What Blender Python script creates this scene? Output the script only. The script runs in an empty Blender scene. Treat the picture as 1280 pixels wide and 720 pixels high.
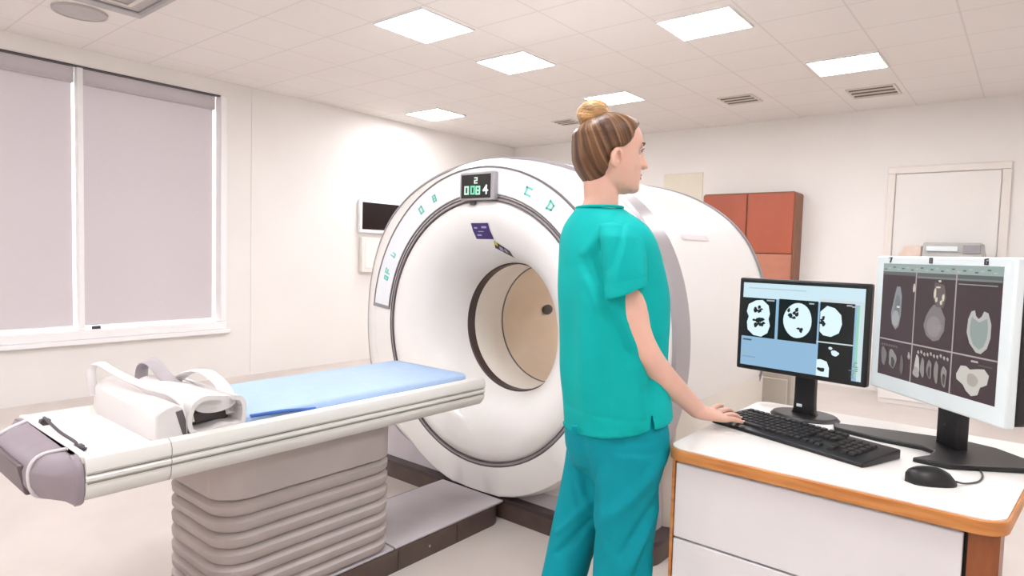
import bpy, bmesh, math, random
from mathutils import Vector, Matrix, noise
random.seed(7)
PI = math.pi
C = bpy.context.scene.collection

# ------------------------------------------------------------------ materials
def lin(c):
    out = []
    for v in c[:3]:
        v /= 255.0
        out.append(v/12.92 if v <= .04045 else ((v+.055)/1.055)**2.4)
    return (*out, 1.0)

def mat(name, col, rough=.5, metal=0., spec=.5, emit=None, es=1., coat=0.,
        noise_amt=0., noise_scale=8., bump=0., bump_scale=60., stretch=(1, 1, 1), trans=0.):
    m = bpy.data.materials.new(name); m.use_nodes = True
    nt = m.node_tree; b = nt.nodes['Principled BSDF']
    b.inputs['Base Color'].default_value = lin(col)
    b.inputs['Roughness'].default_value = rough
    b.inputs['Metallic'].default_value = metal
    b.inputs['Specular IOR Level'].default_value = spec
    if coat: b.inputs['Coat Weight'].default_value = coat
    if emit:
        b.inputs['Emission Color'].default_value = lin(emit)
        b.inputs['Emission Strength'].default_value = es
    tc = nt.nodes.new('ShaderNodeTexCoord'); mp = nt.nodes.new('ShaderNodeMapping')
    mp.inputs['Scale'].default_value = stretch
    nt.links.new(tc.outputs['Object'], mp.inputs['Vector'])
    if noise_amt:
        n = nt.nodes.new('ShaderNodeTexNoise'); n.inputs['Scale'].default_value = noise_scale
        n.inputs['Detail'].default_value = 4
        nt.links.new(mp.outputs[0], n.inputs['Vector'])
        r = nt.nodes.new('ShaderNodeValToRGB')
        lo = [max(0, v*(1-noise_amt)) for v in col[:3]]; hi = [min(255, v*(1+noise_amt)) for v in col[:3]]
        r.color_ramp.elements[0].position = .3; r.color_ramp.elements[1].position = .7
        r.color_ramp.elements[0].color = lin(lo); r.color_ramp.elements[1].color = lin(hi)
        nt.links.new(n.outputs['Fac'], r.inputs[0]); nt.links.new(r.outputs[0], b.inputs['Base Color'])
    if bump:
        n2 = nt.nodes.new('ShaderNodeTexNoise'); n2.inputs['Scale'].default_value = bump_scale
        n2.inputs['Detail'].default_value = 3
        nt.links.new(mp.outputs[0], n2.inputs['Vector'])
        bp = nt.nodes.new('ShaderNodeBump'); bp.inputs['Strength'].default_value = bump
        bp.inputs['Distance'].default_value = .01
        nt.links.new(n2.outputs['Fac'], bp.inputs['Height']); nt.links.new(bp.outputs[0], b.inputs['Normal'])
    return m

M = {}
M['wall'] = mat('wall_paint', (237, 233, 229), .7, noise_amt=.008, noise_scale=1.5, bump=.03, bump_scale=120)
M['floor'] = mat('floor_vinyl', (206, 196, 189), .36, noise_amt=.025, noise_scale=2.5)
M['trim'] = mat('white_trim', (244, 242, 242), .4, noise_amt=.005)
M['door'] = mat('door_paint', (234, 227, 220), .5, noise_amt=.006)
M['gwhite'] = mat('scanner_white_shell', (244, 241, 238), .28, coat=.25, noise_amt=.004)
M['gwhite2'] = mat('scanner_shaded_cream_shell', (228, 220, 208), .35, noise_amt=.006)  # cream shell, colour darkened for the shade low on the housing
M['ggrey'] = mat('scanner_grey_band', (176, 170, 174), .32, metal=.25, noise_amt=.02, noise_scale=3)
M['gband'] = mat('control_band', (240, 244, 248), .3, noise_amt=.004)
M['line'] = mat('grey_line', (120, 114, 116), .4, metal=.3, noise_amt=.05)
M['groovel'] = mat('soft_groove', (104, 94, 96), .4, noise_amt=.1)
M['tline'] = mat('table_groove', (150, 142, 130), .5, noise_amt=.05)
M['groove'] = mat('dark_groove', (66, 54, 54), .4, noise_amt=.1)
M['bore'] = mat('bore_liner_pale', (246, 240, 232), .4, noise_amt=.01)
M['bore2'] = mat('bore_liner_tan', (240, 222, 200), .45, noise_amt=.01)
M['teal_icon'] = mat('teal_marks', (120, 222, 205), .5, noise_amt=.02)
M['plinth'] = mat('plinth_brown', (84, 68, 62), .45, noise_amt=.12, noise_scale=10)
M['plate'] = mat('platform_grey', (188, 180, 184), .5, noise_amt=.03, noise_scale=6, bump=.05)
M['black'] = mat('black_plastic', (22, 19, 21), .4, noise_amt=.1)
M['blackm'] = mat('black_matte', (34, 29, 30), .5, noise_amt=.1)
M['key'] = mat('key_plastic', (38, 34, 35), .45, noise_amt=.1)
M['silver'] = mat('silver_bezel', (226, 234, 236), .35, noise_amt=.01)
M['grey'] = mat('mid_grey', (150, 148, 150), .4, noise_amt=.03)
M['dgrey'] = mat('dark_grey', (70, 66, 70), .45, noise_amt=.05)
M['desk'] = mat('desk_laminate', (244, 240, 236), .3, noise_amt=.004)
M['drawer'] = mat('drawer_laminate', (226, 222, 224), .35, noise_amt=.005)
M['tablew'] = mat('table_shell', (226, 223, 218), .35, coat=.1, noise_amt=.006)
M['tabled'] = mat('table_deck', (236, 235, 233), .4, noise_amt=.006)
M['capgrey'] = mat('end_cap_grey', (146, 134, 142), .4, noise_amt=.03)
M['capdark'] = mat('end_cap_dark', (98, 84, 88), .4, noise_amt=.03)
M['capstrap'] = mat('end_cap_strap', (226, 220, 222), .4, noise_amt=.01)
M['bellows'] = mat('bellows_grey', (180, 168, 164), .55, noise_amt=.02, noise_scale=5)
M['mat'] = mat('blue_mattress', (172, 197, 230), .6, noise_amt=.012, noise_scale=20, bump=.06, bump_scale=90)
M['matedge'] = mat('blue_mattress_edge', (60, 104, 178), .6, noise_amt=.04)
M['cushion'] = mat('white_cushion', (222, 216, 214), .55, noise_amt=.008, bump=.06, bump_scale=50)
M['cushgrey'] = mat('grey_lining', (172, 164, 168), .6, noise_amt=.03)
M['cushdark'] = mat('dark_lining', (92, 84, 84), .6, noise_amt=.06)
M['cab'] = mat('terracotta_cabinet', (164, 82, 56), .4, noise_amt=.05, noise_scale=3, stretch=(1, 1, .3))
M['cabedge'] = mat('cabinet_edge', (134, 86, 58), .5, noise_amt=.05)
M['skin'] = mat('skin', (232, 184, 164), .5, spec=.35, noise_amt=.025, noise_scale=9)
M['skin'].node_tree.nodes['Principled BSDF'].inputs['Subsurface Weight'].default_value = .12
M['skin'].node_tree.nodes['Principled BSDF'].inputs['Subsurface Radius'].default_value = (.02, .008, .004)
M['lip'] = mat('lips', (196, 110, 104), .4, noise_amt=.02)
M['nail'] = mat('nails', (240, 196, 186), .3, noise_amt=.01)
M['eye'] = mat('eye_white', (196, 180, 174), .2, noise_amt=.01)
M['iris'] = mat('eye_iris', (70, 74, 72), .2, noise_amt=.05)
M['brow'] = mat('brow_hair', (122, 84, 58), .7, noise_amt=.1)
M['scrub'] = mat('teal_cotton', (0, 174, 170), .75, spec=.2, noise_amt=.02, noise_scale=6, bump=.05, bump_scale=350)
M['trouser'] = mat('teal_cotton_trousers', (0, 146, 160), .75, spec=.2, noise_amt=.02, noise_scale=6, bump=.05, bump_scale=350)
M['shoe'] = mat('white_shoe', (232, 232, 232), .5, noise_amt=.01)
M['panel'] = mat('light_panel', (255, 255, 255), .5, emit=(250, 251, 255), es=19.)
M['grille'] = mat('vent_dark', (112, 102, 92), .5, metal=.3, noise_amt=.05)
M['ventw'] = mat('vent_white', (214, 206, 198), .5, noise_amt=.01)
M['speaker'] = mat('speaker_grey', (186, 180, 178), .7, noise_amt=.02)
M['purple'] = mat('purple_label', (66, 46, 118), .5, noise_amt=.05)
M['lab_light'] = mat('label_mark_pale', (176, 168, 206), .5, noise_amt=.02)
M['yellow'] = mat('yellow_label', (206, 196, 70), .5, noise_amt=.03)
M['labblack'] = mat('label_black', (50, 44, 40), .5, noise_amt=.05)
M['metal'] = mat('steel', (150, 146, 146), .3, metal=.8, noise_amt=.02)
# wood edge with grain
def wood(name, c1, c2, axis):
    m = mat(name, c1, .4); nt = m.node_tree; b = nt.nodes['Principled BSDF']
    mp = [n for n in nt.nodes if n.type == 'MAPPING'][0]
    mp.inputs['Scale'].default_value = axis
    n = nt.nodes.new('ShaderNodeTexNoise'); n.inputs['Scale'].default_value = 12; n.inputs['Detail'].default_value = 6
    r = nt.nodes.new('ShaderNodeValToRGB'); r.color_ramp.elements[0].position = .35; r.color_ramp.elements[1].position = .65
    r.color_ramp.elements[0].color = lin(c2); r.color_ramp.elements[1].color = lin(c1)
    nt.links.new(mp.outputs[0], n.inputs['Vector']); nt.links.new(n.outputs['Fac'], r.inputs[0])
    nt.links.new(r.outputs[0], b.inputs['Base Color'])
    return m
M['wood'] = wood('oak_edge', (206, 140, 76), (184, 112, 52), (.6, 1, 6))
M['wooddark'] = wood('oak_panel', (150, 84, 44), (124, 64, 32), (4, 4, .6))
# ceiling tiles: thin grid lines in object space
def ceiling_mat():
    m = mat('ceiling_tiles', (226, 218, 212), .8); nt = m.node_tree; b = nt.nodes['Principled BSDF']
    tc = [n for n in nt.nodes if n.type == 'TEX_COORD'][0]
    sp = nt.nodes.new('ShaderNodeSeparateXYZ'); nt.links.new(tc.outputs['Object'], sp.inputs[0])
    def math_(op, a, v=None, c=None):
        n = nt.nodes.new('ShaderNodeMath'); n.operation = op
        for i, q in enumerate((a, v, c)):
            if q is None: continue
            if isinstance(q, (int, float)): n.inputs[i].default_value = q
            else: nt.links.new(q, n.inputs[i])
        return n.outputs[0]
    def grid(s, off, step, w):
        a = math_('DIVIDE', math_('SUBTRACT', s, off), step)
        fr = math_('ABSOLUTE', math_('SUBTRACT', math_('FRACT', math_('ADD', a, .5)), .5))
        return math_('LESS_THAN', math_('MULTIPLY', fr, step), w)
    gx = grid(sp.outputs['X'], -3.712, .544, .006); gy = grid(sp.outputs['Y'], 1.349, .512, .006)
    g = math_('MAXIMUM', gx, gy)
    n = nt.nodes.new('ShaderNodeTexNoise'); n.inputs['Scale'].default_value = 1.1; n.inputs['Detail'].default_value = 3
    nt.links.new(tc.outputs['Object'], n.inputs['Vector'])
    base = nt.nodes.new('ShaderNodeMix'); base.data_type = 'RGBA'
    base.inputs[6].default_value = lin((229, 222, 217)); base.inputs[7].default_value = lin((236, 230, 225))
    nt.links.new(n.outputs['Fac'], base.inputs[0])
    mx = nt.nodes.new('ShaderNodeMix'); mx.data_type = 'RGBA'
    nt.links.new(g, mx.inputs[0]); nt.links.new(base.outputs[2], mx.inputs[6]); mx.inputs[7].default_value = lin((218, 212, 209))
    nt.links.new(mx.outputs[2], b.inputs['Base Color'])
    return m
M['ceil'] = ceiling_mat()
# roller-blind cloth lets daylight through
def blind_mat():
    m = bpy.data.materials.new('blind_cloth'); m.use_nodes = True; nt = m.node_tree
    for n in list(nt.nodes): nt.nodes.remove(n)
    o = nt.nodes.new('ShaderNodeOutputMaterial'); d = nt.nodes.new('ShaderNodeBsdfDiffuse'); t = nt.nodes.new('ShaderNodeBsdfTranslucent')
    mx = nt.nodes.new('ShaderNodeMixShader'); mx.inputs[0].default_value = .35
    tc = nt.nodes.new('ShaderNodeTexCoord'); mp = nt.nodes.new('ShaderNodeMapping'); mp.inputs['Scale'].default_value = (1, 3, 60)
    n = nt.nodes.new('ShaderNodeTexNoise'); n.inputs['Scale'].default_value = 6
    r = nt.nodes.new('ShaderNodeValToRGB'); r.color_ramp.elements[0].color = lin((206, 199, 200)); r.color_ramp.elements[1].color = lin((213, 206, 207))
    nt.links.new(tc.outputs['Object'], mp.inputs[0]); nt.links.new(mp.outputs[0], n.inputs['Vector']); nt.links.new(n.outputs['Fac'], r.inputs[0])
    nt.links.new(r.outputs[0], d.inputs[0]); nt.links.new(r.outputs[0], t.inputs[0])
    nt.links.new(d.outputs[0], mx.inputs[1]); nt.links.new(t.outputs[0], mx.inputs[2]); nt.links.new(mx.outputs[0], o.inputs[0])
    return m
M['blind'] = blind_mat()
# hair: strands follow the uv (u runs round the bun, v away from it)
def hair_mat():
    m = mat('blond_hair', (170, 128, 88), .42, spec=.4); nt = m.node_tree; b = nt.nodes['Principled BSDF']
    uv = nt.nodes.new('ShaderNodeUVMap'); mp = nt.nodes.new('ShaderNodeMapping'); mp.inputs['Scale'].default_value = (42, .8, 1)
    nt.links.new(uv.outputs[0], mp.inputs[0])
    n = nt.nodes.new('ShaderNodeTexNoise'); n.inputs['Scale'].default_value = 1.; n.inputs['Detail'].default_value = 5
    nt.links.new(mp.outputs[0], n.inputs['Vector'])
    r = nt.nodes.new('ShaderNodeValToRGB'); e = r.color_ramp.elements
    e[0].position = .38; e[0].color = lin((72, 46, 32)); e[1].position = .74; e[1].color = lin((172, 134, 92))
    k = r.color_ramp.elements.new(.54); k.color = lin((112, 76, 50))
    nt.links.new(n.outputs['Fac'], r.inputs[0]); nt.links.new(r.outputs[0], b.inputs['Base Color'])
    bp = nt.nodes.new('ShaderNodeBump'); bp.inputs['Strength'].default_value = .5; bp.inputs['Distance'].default_value = .004
    nt.links.new(n.outputs['Fac'], bp.inputs['Height']); nt.links.new(bp.outputs[0], b.inputs['Normal'])
    return m
M['hair'] = hair_mat()
M['bun'] = mat('bun_hair', (180, 140, 92), .45, noise_amt=.22, noise_scale=16, stretch=(1, 1, 3.5), bump=.6, bump_scale=60)

_scr = {}
def scr(col, es=.9):
    k = (col, es)
    if k not in _scr:
        _scr[k] = mat('screen_colour', (10, 10, 12), .35, emit=col, es=es*.62)
    return _scr[k]

# ------------------------------------------------------------------ mesh helpers
def obj(name, bm, m, parent=None, smooth=False, bevel=0., seg=2, sub=0, loc=None, rotz=None):
    bmesh.ops.recalc_face_normals(bm, faces=bm.faces[:])
    me = bpy.data.meshes.new(name); bm.to_mesh(me); bm.free()
    ms = m if isinstance(m, (list, tuple)) else [m]
    for q in ms: me.materials.append(q)
    if smooth:
        me.polygons.foreach_set('use_smooth', [True]*len(me.polygons))
        if smooth != 2: me.set_sharp_from_angle(angle=math.radians(38))
    o = bpy.data.objects.new(name, me); C.objects.link(o)
    if parent: o.parent = parent
    if loc: o.location = loc
    if rotz is not None: o.rotation_euler[2] = rotz
    if bevel:
        b = o.modifiers.new('bevel', 'BEVEL'); b.width = bevel; b.segments = seg; b.limit_method = 'ANGLE'; b.angle_limit = .6
        if not smooth:
            me.polygons.foreach_set('use_smooth', [True]*len(me.polygons)); me.set_sharp_from_angle(angle=math.radians(60))
            b.harden_normals = False
    if sub:
        s = o.modifiers.new('sub', 'SUBSURF'); s.levels = s.render_levels = sub
    return o
def thing(name, label, cat, loc=(0, 0, 0), rotz=0, group=None):
    o = bpy.data.objects.new(name, None); C.objects.link(o)
    o.location = loc; o.rotation_euler = (0, 0, rotz); o['label'] = label; o['category'] = cat
    if group: o['group'] = group
    return o
def tag(o, label, cat, group=None):
    o['label'] = label; o['category'] = cat
    if group: o['group'] = group
    return o
def struct(name, bm, m, parent=None, **k):
    o = obj(name, bm, m, parent, **k)
    if not parent: o['kind'] = 'structure'
    return o
def B(): return bmesh.new()
def box(bm, x0, x1, y0, y1, z0, z1, mi=0, mtx=None):
    vs = [bm.verts.new((x, y, z)) for x in (x0, x1) for y in (y0, y1) for z in (z0, z1)]
    fs = [(0, 1, 3, 2), (4, 6, 7, 5), (0, 4, 5, 1), (2, 3, 7, 6), (0, 2, 6, 4), (1, 5, 7, 3)]
    for f in fs: bm.faces.new([vs[i] for i in f]).material_index = mi
    if mtx: bmesh.ops.transform(bm, matrix=mtx, verts=vs)
    return vs
def loft(bm, rings, cap=True, closed=True, mi=0, loop=False):
    R_ = [[bm.verts.new(p) for p in r] for r in rings]
    n = len(R_[0]); pairs = list(zip(R_[:-1], R_[1:]))
    if loop: pairs.append((R_[-1], R_[0]))
    for a, b in pairs:
        for i in range(n if closed else n-1):
            j = (i+1) % n
            bm.faces.new((a[i], a[j], b[j], b[i])).material_index = mi
    if cap and not loop:
        bm.faces.new(R_[0][::-1]).material_index = mi; bm.faces.new(R_[-1]).material_index = mi
    return R_
def prism(bm, pts, z0, z1, mi=0):
    return loft(bm, [[(x, y, z0) for x, y in pts], [(x, y, z1) for x, y in pts]], mi=mi)
def tube(bm, path, rad, n=10, mi=0, flat=None):
    path = [Vector(p) for p in path]
    rs = rad if isinstance(rad, (list, tuple)) else [rad]*len(path)
    rings = []; up = Vector((0, 0, 1)); prev = None
    for i, p in enumerate(path):
        t = (path[min(i+1, len(path)-1)] - path[max(i-1, 0)]).normalized()
        if prev is None:
            a = up if abs(t.dot(up)) < .95 else Vector((0, 1, 0))
            u = (a - t*a.dot(t)).normalized()
        else: u = (prev - t*prev.dot(t)).normalized()
        prev = u; v = t.cross(u); r = rs[i]
        rings.append([tuple(p + (u*math.cos(q)*(flat or 1) + v*math.sin(q))*r) for q in [2*PI*k/n for k in range(n)]])
    return loft(bm, rings, mi=mi)
def smoothpath(pts, n=6):
    pts = [Vector(p) for p in pts]; out = []
    for i in range(len(pts)-1):
        p0 = pts[max(i-1, 0)]; p1 = pts[i]; p2 = pts[i+1]; p3 = pts[min(i+2, len(pts)-1)]
        for k in range(n):
            t = k/n
            out.append(.5*((2*p1)+(p2-p0)*t+(2*p0-5*p1+4*p2-p3)*t*t+(3*p1-p0-3*p2+p3)*t**3))
    out.append(pts[-1]); return out
def ellipsoid(bm, c, r, mtx=None, nu=20, nv=12, mi=0):
    ret = bmesh.ops.create_uvsphere(bm, u_segments=nu, v_segments=nv, radius=1)
    T = Matrix.Translation(c) @ (mtx.to_4x4() if mtx else Matrix.Identity(4)) @ Matrix.Diagonal((*r, 1))
    bmesh.ops.transform(bm, matrix=T, verts=ret['verts'])
    for v in ret['verts']:
        for f in v.link_faces: f.material_index = mi
    return ret['verts']
def rrect(x0, x1, y0, y1, r, n=6):
    out = []
    for cx, cy, a0 in ((x1-r, y1-r, 0), (x0+r, y1-r, 90), (x0+r, y0+r, 180), (x1-r, y0+r, 270)):
        for k in range(n+1):
            a = math.radians(a0+90*k/n); out.append((cx+r*math.cos(a), cy+r*math.sin(a)))
    return out
def interp(tab, x):
    if x <= tab[0][0]: return tab[0][1:]
    for a, b in zip(tab[:-1], tab[1:]):
        if x <= b[0]:
            t = (x-a[0])/(b[0]-a[0]); return tuple(p+(q-p)*t for p, q in zip(a[1:], b[1:]))
    return tab[-1][1:]
def cint(tab, x):     # smooth interpolation of a table
    n = len(tab)
    if x <= tab[0][0]: return tab[0][1:]
    if x >= tab[-1][0]: return tab[-1][1:]
    for i in range(n-1):
        a, b = tab[i], tab[i+1]
        if x <= b[0]:
            t = (x-a[0])/(b[0]-a[0]); out = []
            for k in range(1, len(a)):
                m0 = (b[k]-tab[i-1][k])/(b[0]-tab[i-1][0]) if i > 0 else (b[k]-a[k])/(b[0]-a[0])
                m1 = (tab[i+2][k]-a[k])/(tab[i+2][0]-a[0]) if i < n-2 else (b[k]-a[k])/(b[0]-a[0])
                h = b[0]-a[0]
                out.append((2*t**3-3*t*t+1)*a[k]+(t**3-2*t*t+t)*h*m0+(-2*t**3+3*t*t)*b[k]+(t**3-t*t)*h*m1)
            return tuple(out)

# ------------------------------------------------------------------ camera
F = 793.8; yaw, pitch, roll = .68565, .05487, .02851
fw = Vector((-math.sin(yaw)*math.cos(pitch), math.cos(yaw)*math.cos(pitch), -math.sin(pitch)))
rt = Vector((math.cos(yaw), math.sin(yaw), 0)); dn = fw.cross(rt)
r2 = rt*math.cos(roll) - dn*math.sin(roll); d2 = fw.cross(r2)
cam = bpy.data.cameras.new('camera'); co = bpy.data.objects.new('camera', cam); C.objects.link(co)
cam.sensor_width = 36; cam.lens = F/1280*36; cam.clip_start = .05
mw = Matrix((( r2.x, -d2.x, -fw.x, 0), (r2.y, -d2.y, -fw.y, 0), (r2.z, -d2.z, -fw.z, 1.34), (0, 0, 0, 1)))
co.matrix_world = mw
bpy.context.scene.camera = co

# ------------------------------------------------------------------ room
XL, XR, YB, YF, ZC = -6.24, 2.9, 7.57, -2.6, 2.94
b = B(); box(b, XL-.3, XR+.2, YF-.2, YB+.2, -.1, 0); struct('floor', b, M['floor'])
b = B(); box(b, XL-.3, XR+.2, YF-.2, YB+.2, ZC, ZC+.1); struct('ceiling', b, M['ceil'])
b = B(); box(b, XL-.3, XR+.2, YB, YB+.2, 0, ZC); struct('wall_back', b, M['wall'])
b = B(); box(b, XR, XR+.2, YF, YB, 0, ZC); struct('wall_right', b, M['wall'])
b = B(); box(b, XL-.3, XR+.2, YF-.2, YF, 0, ZC); struct('wall_front', b, M['wall'])
WY0, WY1, WZ0, WZ1 = -.7, 3.1, .5, 2.80
b = B(); xo = XL-.3
box(b, xo, XL, YF, YB, 0, WZ0); box(b, xo, XL, YF, WY0, WZ0, WZ1); box(b, xo, XL, WY1, YB, WZ0, WZ1)
box(b, xo, XL, YF, YB, WZ1, ZC)
box(b, XL, XL+.006, 3.36, YB, 0, ZC)
struct('wall_left', b, M['wall'])
# window: frame, mullions, sill, blinds
w = B()
box(w, XL-.10, XL+.015, WY0, WY1, WZ0, WZ0+.075)
box(w, XL-.10, XL+.015, WY1-.06, WY1, WZ0+.075, WZ1-.001); box(w, XL-.10, XL+.015, WY0, WY0+.06, WZ0+.075, WZ1-.001)
wf = struct('window_1', w, M['trim'], bevel=.006)
for y in (.6, 1.86):
    w = B(); box(w, XL-.10, XL-.02, y-.022, y+.022, WZ0+.075, WZ1-.001); obj('mullion', w, M['trim'], wf, bevel=.005)
w = B(); box(w, XL-.1, XL+.05, WY0-.03, WY1+.03, WZ0-.04, WZ0+.0); obj('window_sill', w, M['trim'], wf, bevel=.006)
w = B(); box(w, XL-.03, XL-.012, 1.93, 2.0, WZ0+.08, WZ0+.105); obj('window_catch', w, M['dgrey'], wf, bevel=.004)
labs = ['mauve roller blind at the left edge of the photo, lowered in the window', 'mauve roller blind covering the right half of the window, beside bright jamb',
        'mauve roller blind covering the left part of the window']
for i, (y0, y1) in enumerate(((.622, 1.838), (1.882, 3.035), (-.64, .578))):
    t = thing('roller_blind', ['lowered mauve roller blind at the left edge of the photo, left of the window mullion',
              'lowered mauve roller blind between the window mullion and the bright right jamb',
              'lowered mauve roller blind beyond the left edge of the photo'][i], 'blind', (XL-.13, (y0+y1)/2, WZ1-.1), group='roller blinds in the window')
    h = (y1-y0)/2
    w = B(); box(w, -.002, .002, -h+.012, h-.012, -(WZ1-.1-(WZ0+.10)), 0); obj('blind_cloth', w, M['blind'], t)
    w = B(); box(w, -.03, .035, -h, h, -.03, .098); obj('blind_cassette', w, M['blind'], t, bevel=.006)
    w = B(); tube(w, [(0, -h+.012, -(WZ1-.1-(WZ0+.10))), (0, h-.012, -(WZ1-.1-(WZ0+.10)))], .009); obj('hem_bar', w, M['trim'], t, smooth=True)
w = B(); box(w, XL-.05, XL+.004, WY0, WY1-.06, WZ1-.012, WZ1-.002); obj('head_shadow_strip', w, M['dgrey'], wf)  # dark strip painted in as the shadow line under the window head

# door on back wall
d = B(); dx0, dx1, dz = -1.21, -.20, 2.33
box(d, dx0, dx0+.07, YB-.03, YB, 0, dz-.07); box(d, dx1-.07, dx1, YB-.03, YB, 0, dz-.07); box(d, dx0, dx1, YB-.03, YB, dz-.07, dz)
df = struct('door_1', d, M['door'], bevel=.006)
d = B(); box(d, dx0+.075, dx1-.075, YB-.014, YB, .005, dz-.075); obj('door_leaf', d, M['wall'], df, bevel=.004)
d = B(); tube(d, [(dx1-.14, YB-.014, 1.0), (dx1-.14, YB-.07, 1.0), (dx1-.25, YB-.07, 1.0)], .011); obj('door_handle', d, M['metal'], df, smooth=True)
# recessed pale wall panel above the scanner
d = B(); box(d, -3.72, -3.2, YB-.012, YB, 1.5, 2.40); struct('trim_1', d, mat('panel_paint', (226, 218, 200), .6, noise_amt=.01), bevel=.004)

# ------------------------------------------------------------------ ceiling fittings
U = 1.6
def light(x0, x1, y0, y1, label):
    x0, x1, y0, y1 = [v*U for v in (x0, x1, y0, y1)]
    cx, cy = (x0+x1)/2, (y0+y1)/2; hx, hy = (x1-x0)/2, (y1-y0)/2
    t = thing('ceiling_light', label, 'light', (cx, cy, ZC), group='square ceiling light panels')
    f = B(); 
    for a in ((-hx, hx, -hy, -hy+.012), (-hx, hx, hy-.012, hy), (-hx, -hx+.012, -hy+.012, hy-.012), (hx-.012, hx, -hy+.012, hy-.012)):
        box(f, *a, -.012, 0)
    obj('frame', f, M['trim'], t)
    f = B(); box(f, -hx+.012, hx-.012, -hy+.012, hy-.012, -.006, 0); obj('diffuser', f, M['panel'], t)
light(-2.32, -2.0, 1.81, 2.13, 'lit square ceiling panel nearest the window, highest of the left pair')
light(-2.32, -2.0, 2.48, 2.76, 'lit square ceiling panel right behind the first one, above the scanner')
light(-3.62, -3.28, 3.13, 3.42, 'small-looking lit ceiling panel close to the left wall above the wall screen')
light(-1.30, -.98, 2.50, 2.78, 'large lit ceiling panel at the top of the photo right of the nurse')
light(-.945, -.62, 3.435, 3.72, 'lit ceiling panel furthest right, beside the dark louvred vent')
light(-2.27, -1.96, 3.43, 3.68, 'lit ceiling panel showing just above the hair bun')
for i, (x, y) in enumerate(((-1.28, 1.44), (-3.46, .2), (-5.3, -.9), (.6, .9), (.7, 3.2), (1.6, -1.2), (-1.3, -1.1), (-3.4, -1.5), (2.0, 5.6))):
    light(x/U-.165, x/U+.165, y/U-.15, y/U+.15, ['lit ceiling panel above the desk, outside the top of the photo', 'lit ceiling panel above the patient table, outside the photo',
      'lit ceiling panel near the window, outside the photo', 'lit ceiling panel right of the desk, outside the photo', 'lit ceiling panel by the right wall, outside the photo',
      'lit ceiling panel in the corner behind the viewer on the right', 'lit ceiling panel straight behind the viewer', 'lit ceiling panel behind the viewer on the left', 'lit ceiling panel in the far right corner outside the photo'][i])
def vent(x, y, s, label, n=6, dark=True):
    t = thing('ceiling_vent', label, 'vent', (x, y, ZC), group='louvred ceiling vents')
    f = B()
    for a in ((-s, s, -s, -s+.02), (-s, s, s-.02, s), (-s, -s+.02, -s+.02, s-.02), (s-.02, s, -s+.02, s-.02)): box(f, *a, -.012, 0)
    obj('frame', f, M['ventw'], t)
    f = B(); box(f, -s+.02, s-.02, -s+.02, s-.02, -.003, 0); obj('backing', f, M['grille'], t)
    w = (2*s-.04)/n
    for k in range(n):
        q = -s+.02+w*(k+.5)
        f = B(); box(f, -s+.02, s-.02, -.004, .004, -.016, .0, mtx=Matrix.Translation((0, q, -.001)) @ Matrix.Rotation(.7, 4, 'X'))
        obj('slat', f, M['ventw'] if k % 2 else M['grille'], t)
vent(-2.36, 6.40, .17, 'dark louvred ceiling vent further from the desk, in the middle of the ceiling')
vent(-1.24, 6.75, .20, 'dark louvred ceiling vent beside the rightmost light panel')
vent(-4.45, 6.40, .14, 'small louvred ceiling vent just left of the hair bun')
# air-conditioning cassette and ceiling loudspeaker
t = thing('ceiling_air_diffuser', 'grey square air diffuser at the top left of the ceiling', 'air vent', (-4.46, 1.40, ZC))
f = B(); box(f, -.54, .54, -.54, .46, -.018, 0); obj('frame', f, M['speaker'], t, bevel=.006)
for k, s in enumerate((.42, .32, .22, .12)):
    f = B()
    for a in ((-s, s, -s-.0, -s+.03), (-s, s, s-.03, s), (-s, -s+.03, -s+.03, s-.03), (s-.03, s, -s+.03, s-.03)): box(f, *a, -.03, -.018)
    obj('louvre_ring', f, M['ventw'] if k % 2 else M['grey'], t, bevel=.005)
f = B(); bmesh.ops.create_cone(f, cap_ends=True, segments=40, radius1=.15, radius2=.158, depth=.014)
t = thing('ceiling_loudspeaker', 'round flat grey loudspeaker in the ceiling above the window', 'speaker', (-5.24, 1.56, ZC))
obj('grille', f, M['speaker'], t, smooth=True, loc=(0, 0, -.008))
f = B(); 
loft(f, [[(math.cos(a)*r, math.sin(a)*r, z) for a in [2*PI*k/40 for k in range(40)]] for r, z in ((.15, 0), (.15, -.018), (.165, -.018), (.168, 0))], cap=False, loop=True)
obj('rim', f, M['speaker'], t, smooth=True)

# ------------------------------------------------------------------ wall-mounted things
t = thing('wall_monitor', 'small white-framed dark screen on the left wall beside the scanner', 'screen', (XL+.012, 5.05, 1.73))
f = B(); box(f, 0, .05, -.37, .37, -.20, .20); obj('casing', f, M['trim'], t, bevel=.012)
f = B(); box(f, .05, .054, -.335, .335, -.155, .165); obj('screen', f, mat('dark_glass', (26, 16, 20), .25, noise_amt=.1), t)
f = B(); box(f, .0, .045, .24, .30, -.27, -.20); obj('cable_plug', f, M['dgrey'], t, bevel=.004)
t = thing('wall_box', 'shallow white wall box mounted under the small wall screen', 'box', (XL+.012, 4.96, 1.26))
f = B(); box(f, 0, .06, -.25, .25, -.20, .22); obj('body', f, M['door'], t, bevel=.008)
f = B(); box(f, .06, .066, -.2, .2, -.15, .17); obj('cover', f, M['wall'], t, bevel=.004)
t = thing('wall_cabinet', 'terracotta brown two-door cabinet on the back wall right of the scanner', 'cabinet', (-2.53, YB-.13, 1.6))
f = B(); prism(f, [(x, z) for x, z in rrect(-.545, .505, -.56, .50, .035)], -.13, .13)
bmesh.ops.transform(f, matrix=Matrix.Rotation(PI/2, 4, 'X'), verts=f.verts)
obj('carcass', f, M['cabedge'], t, smooth=True)
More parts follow.
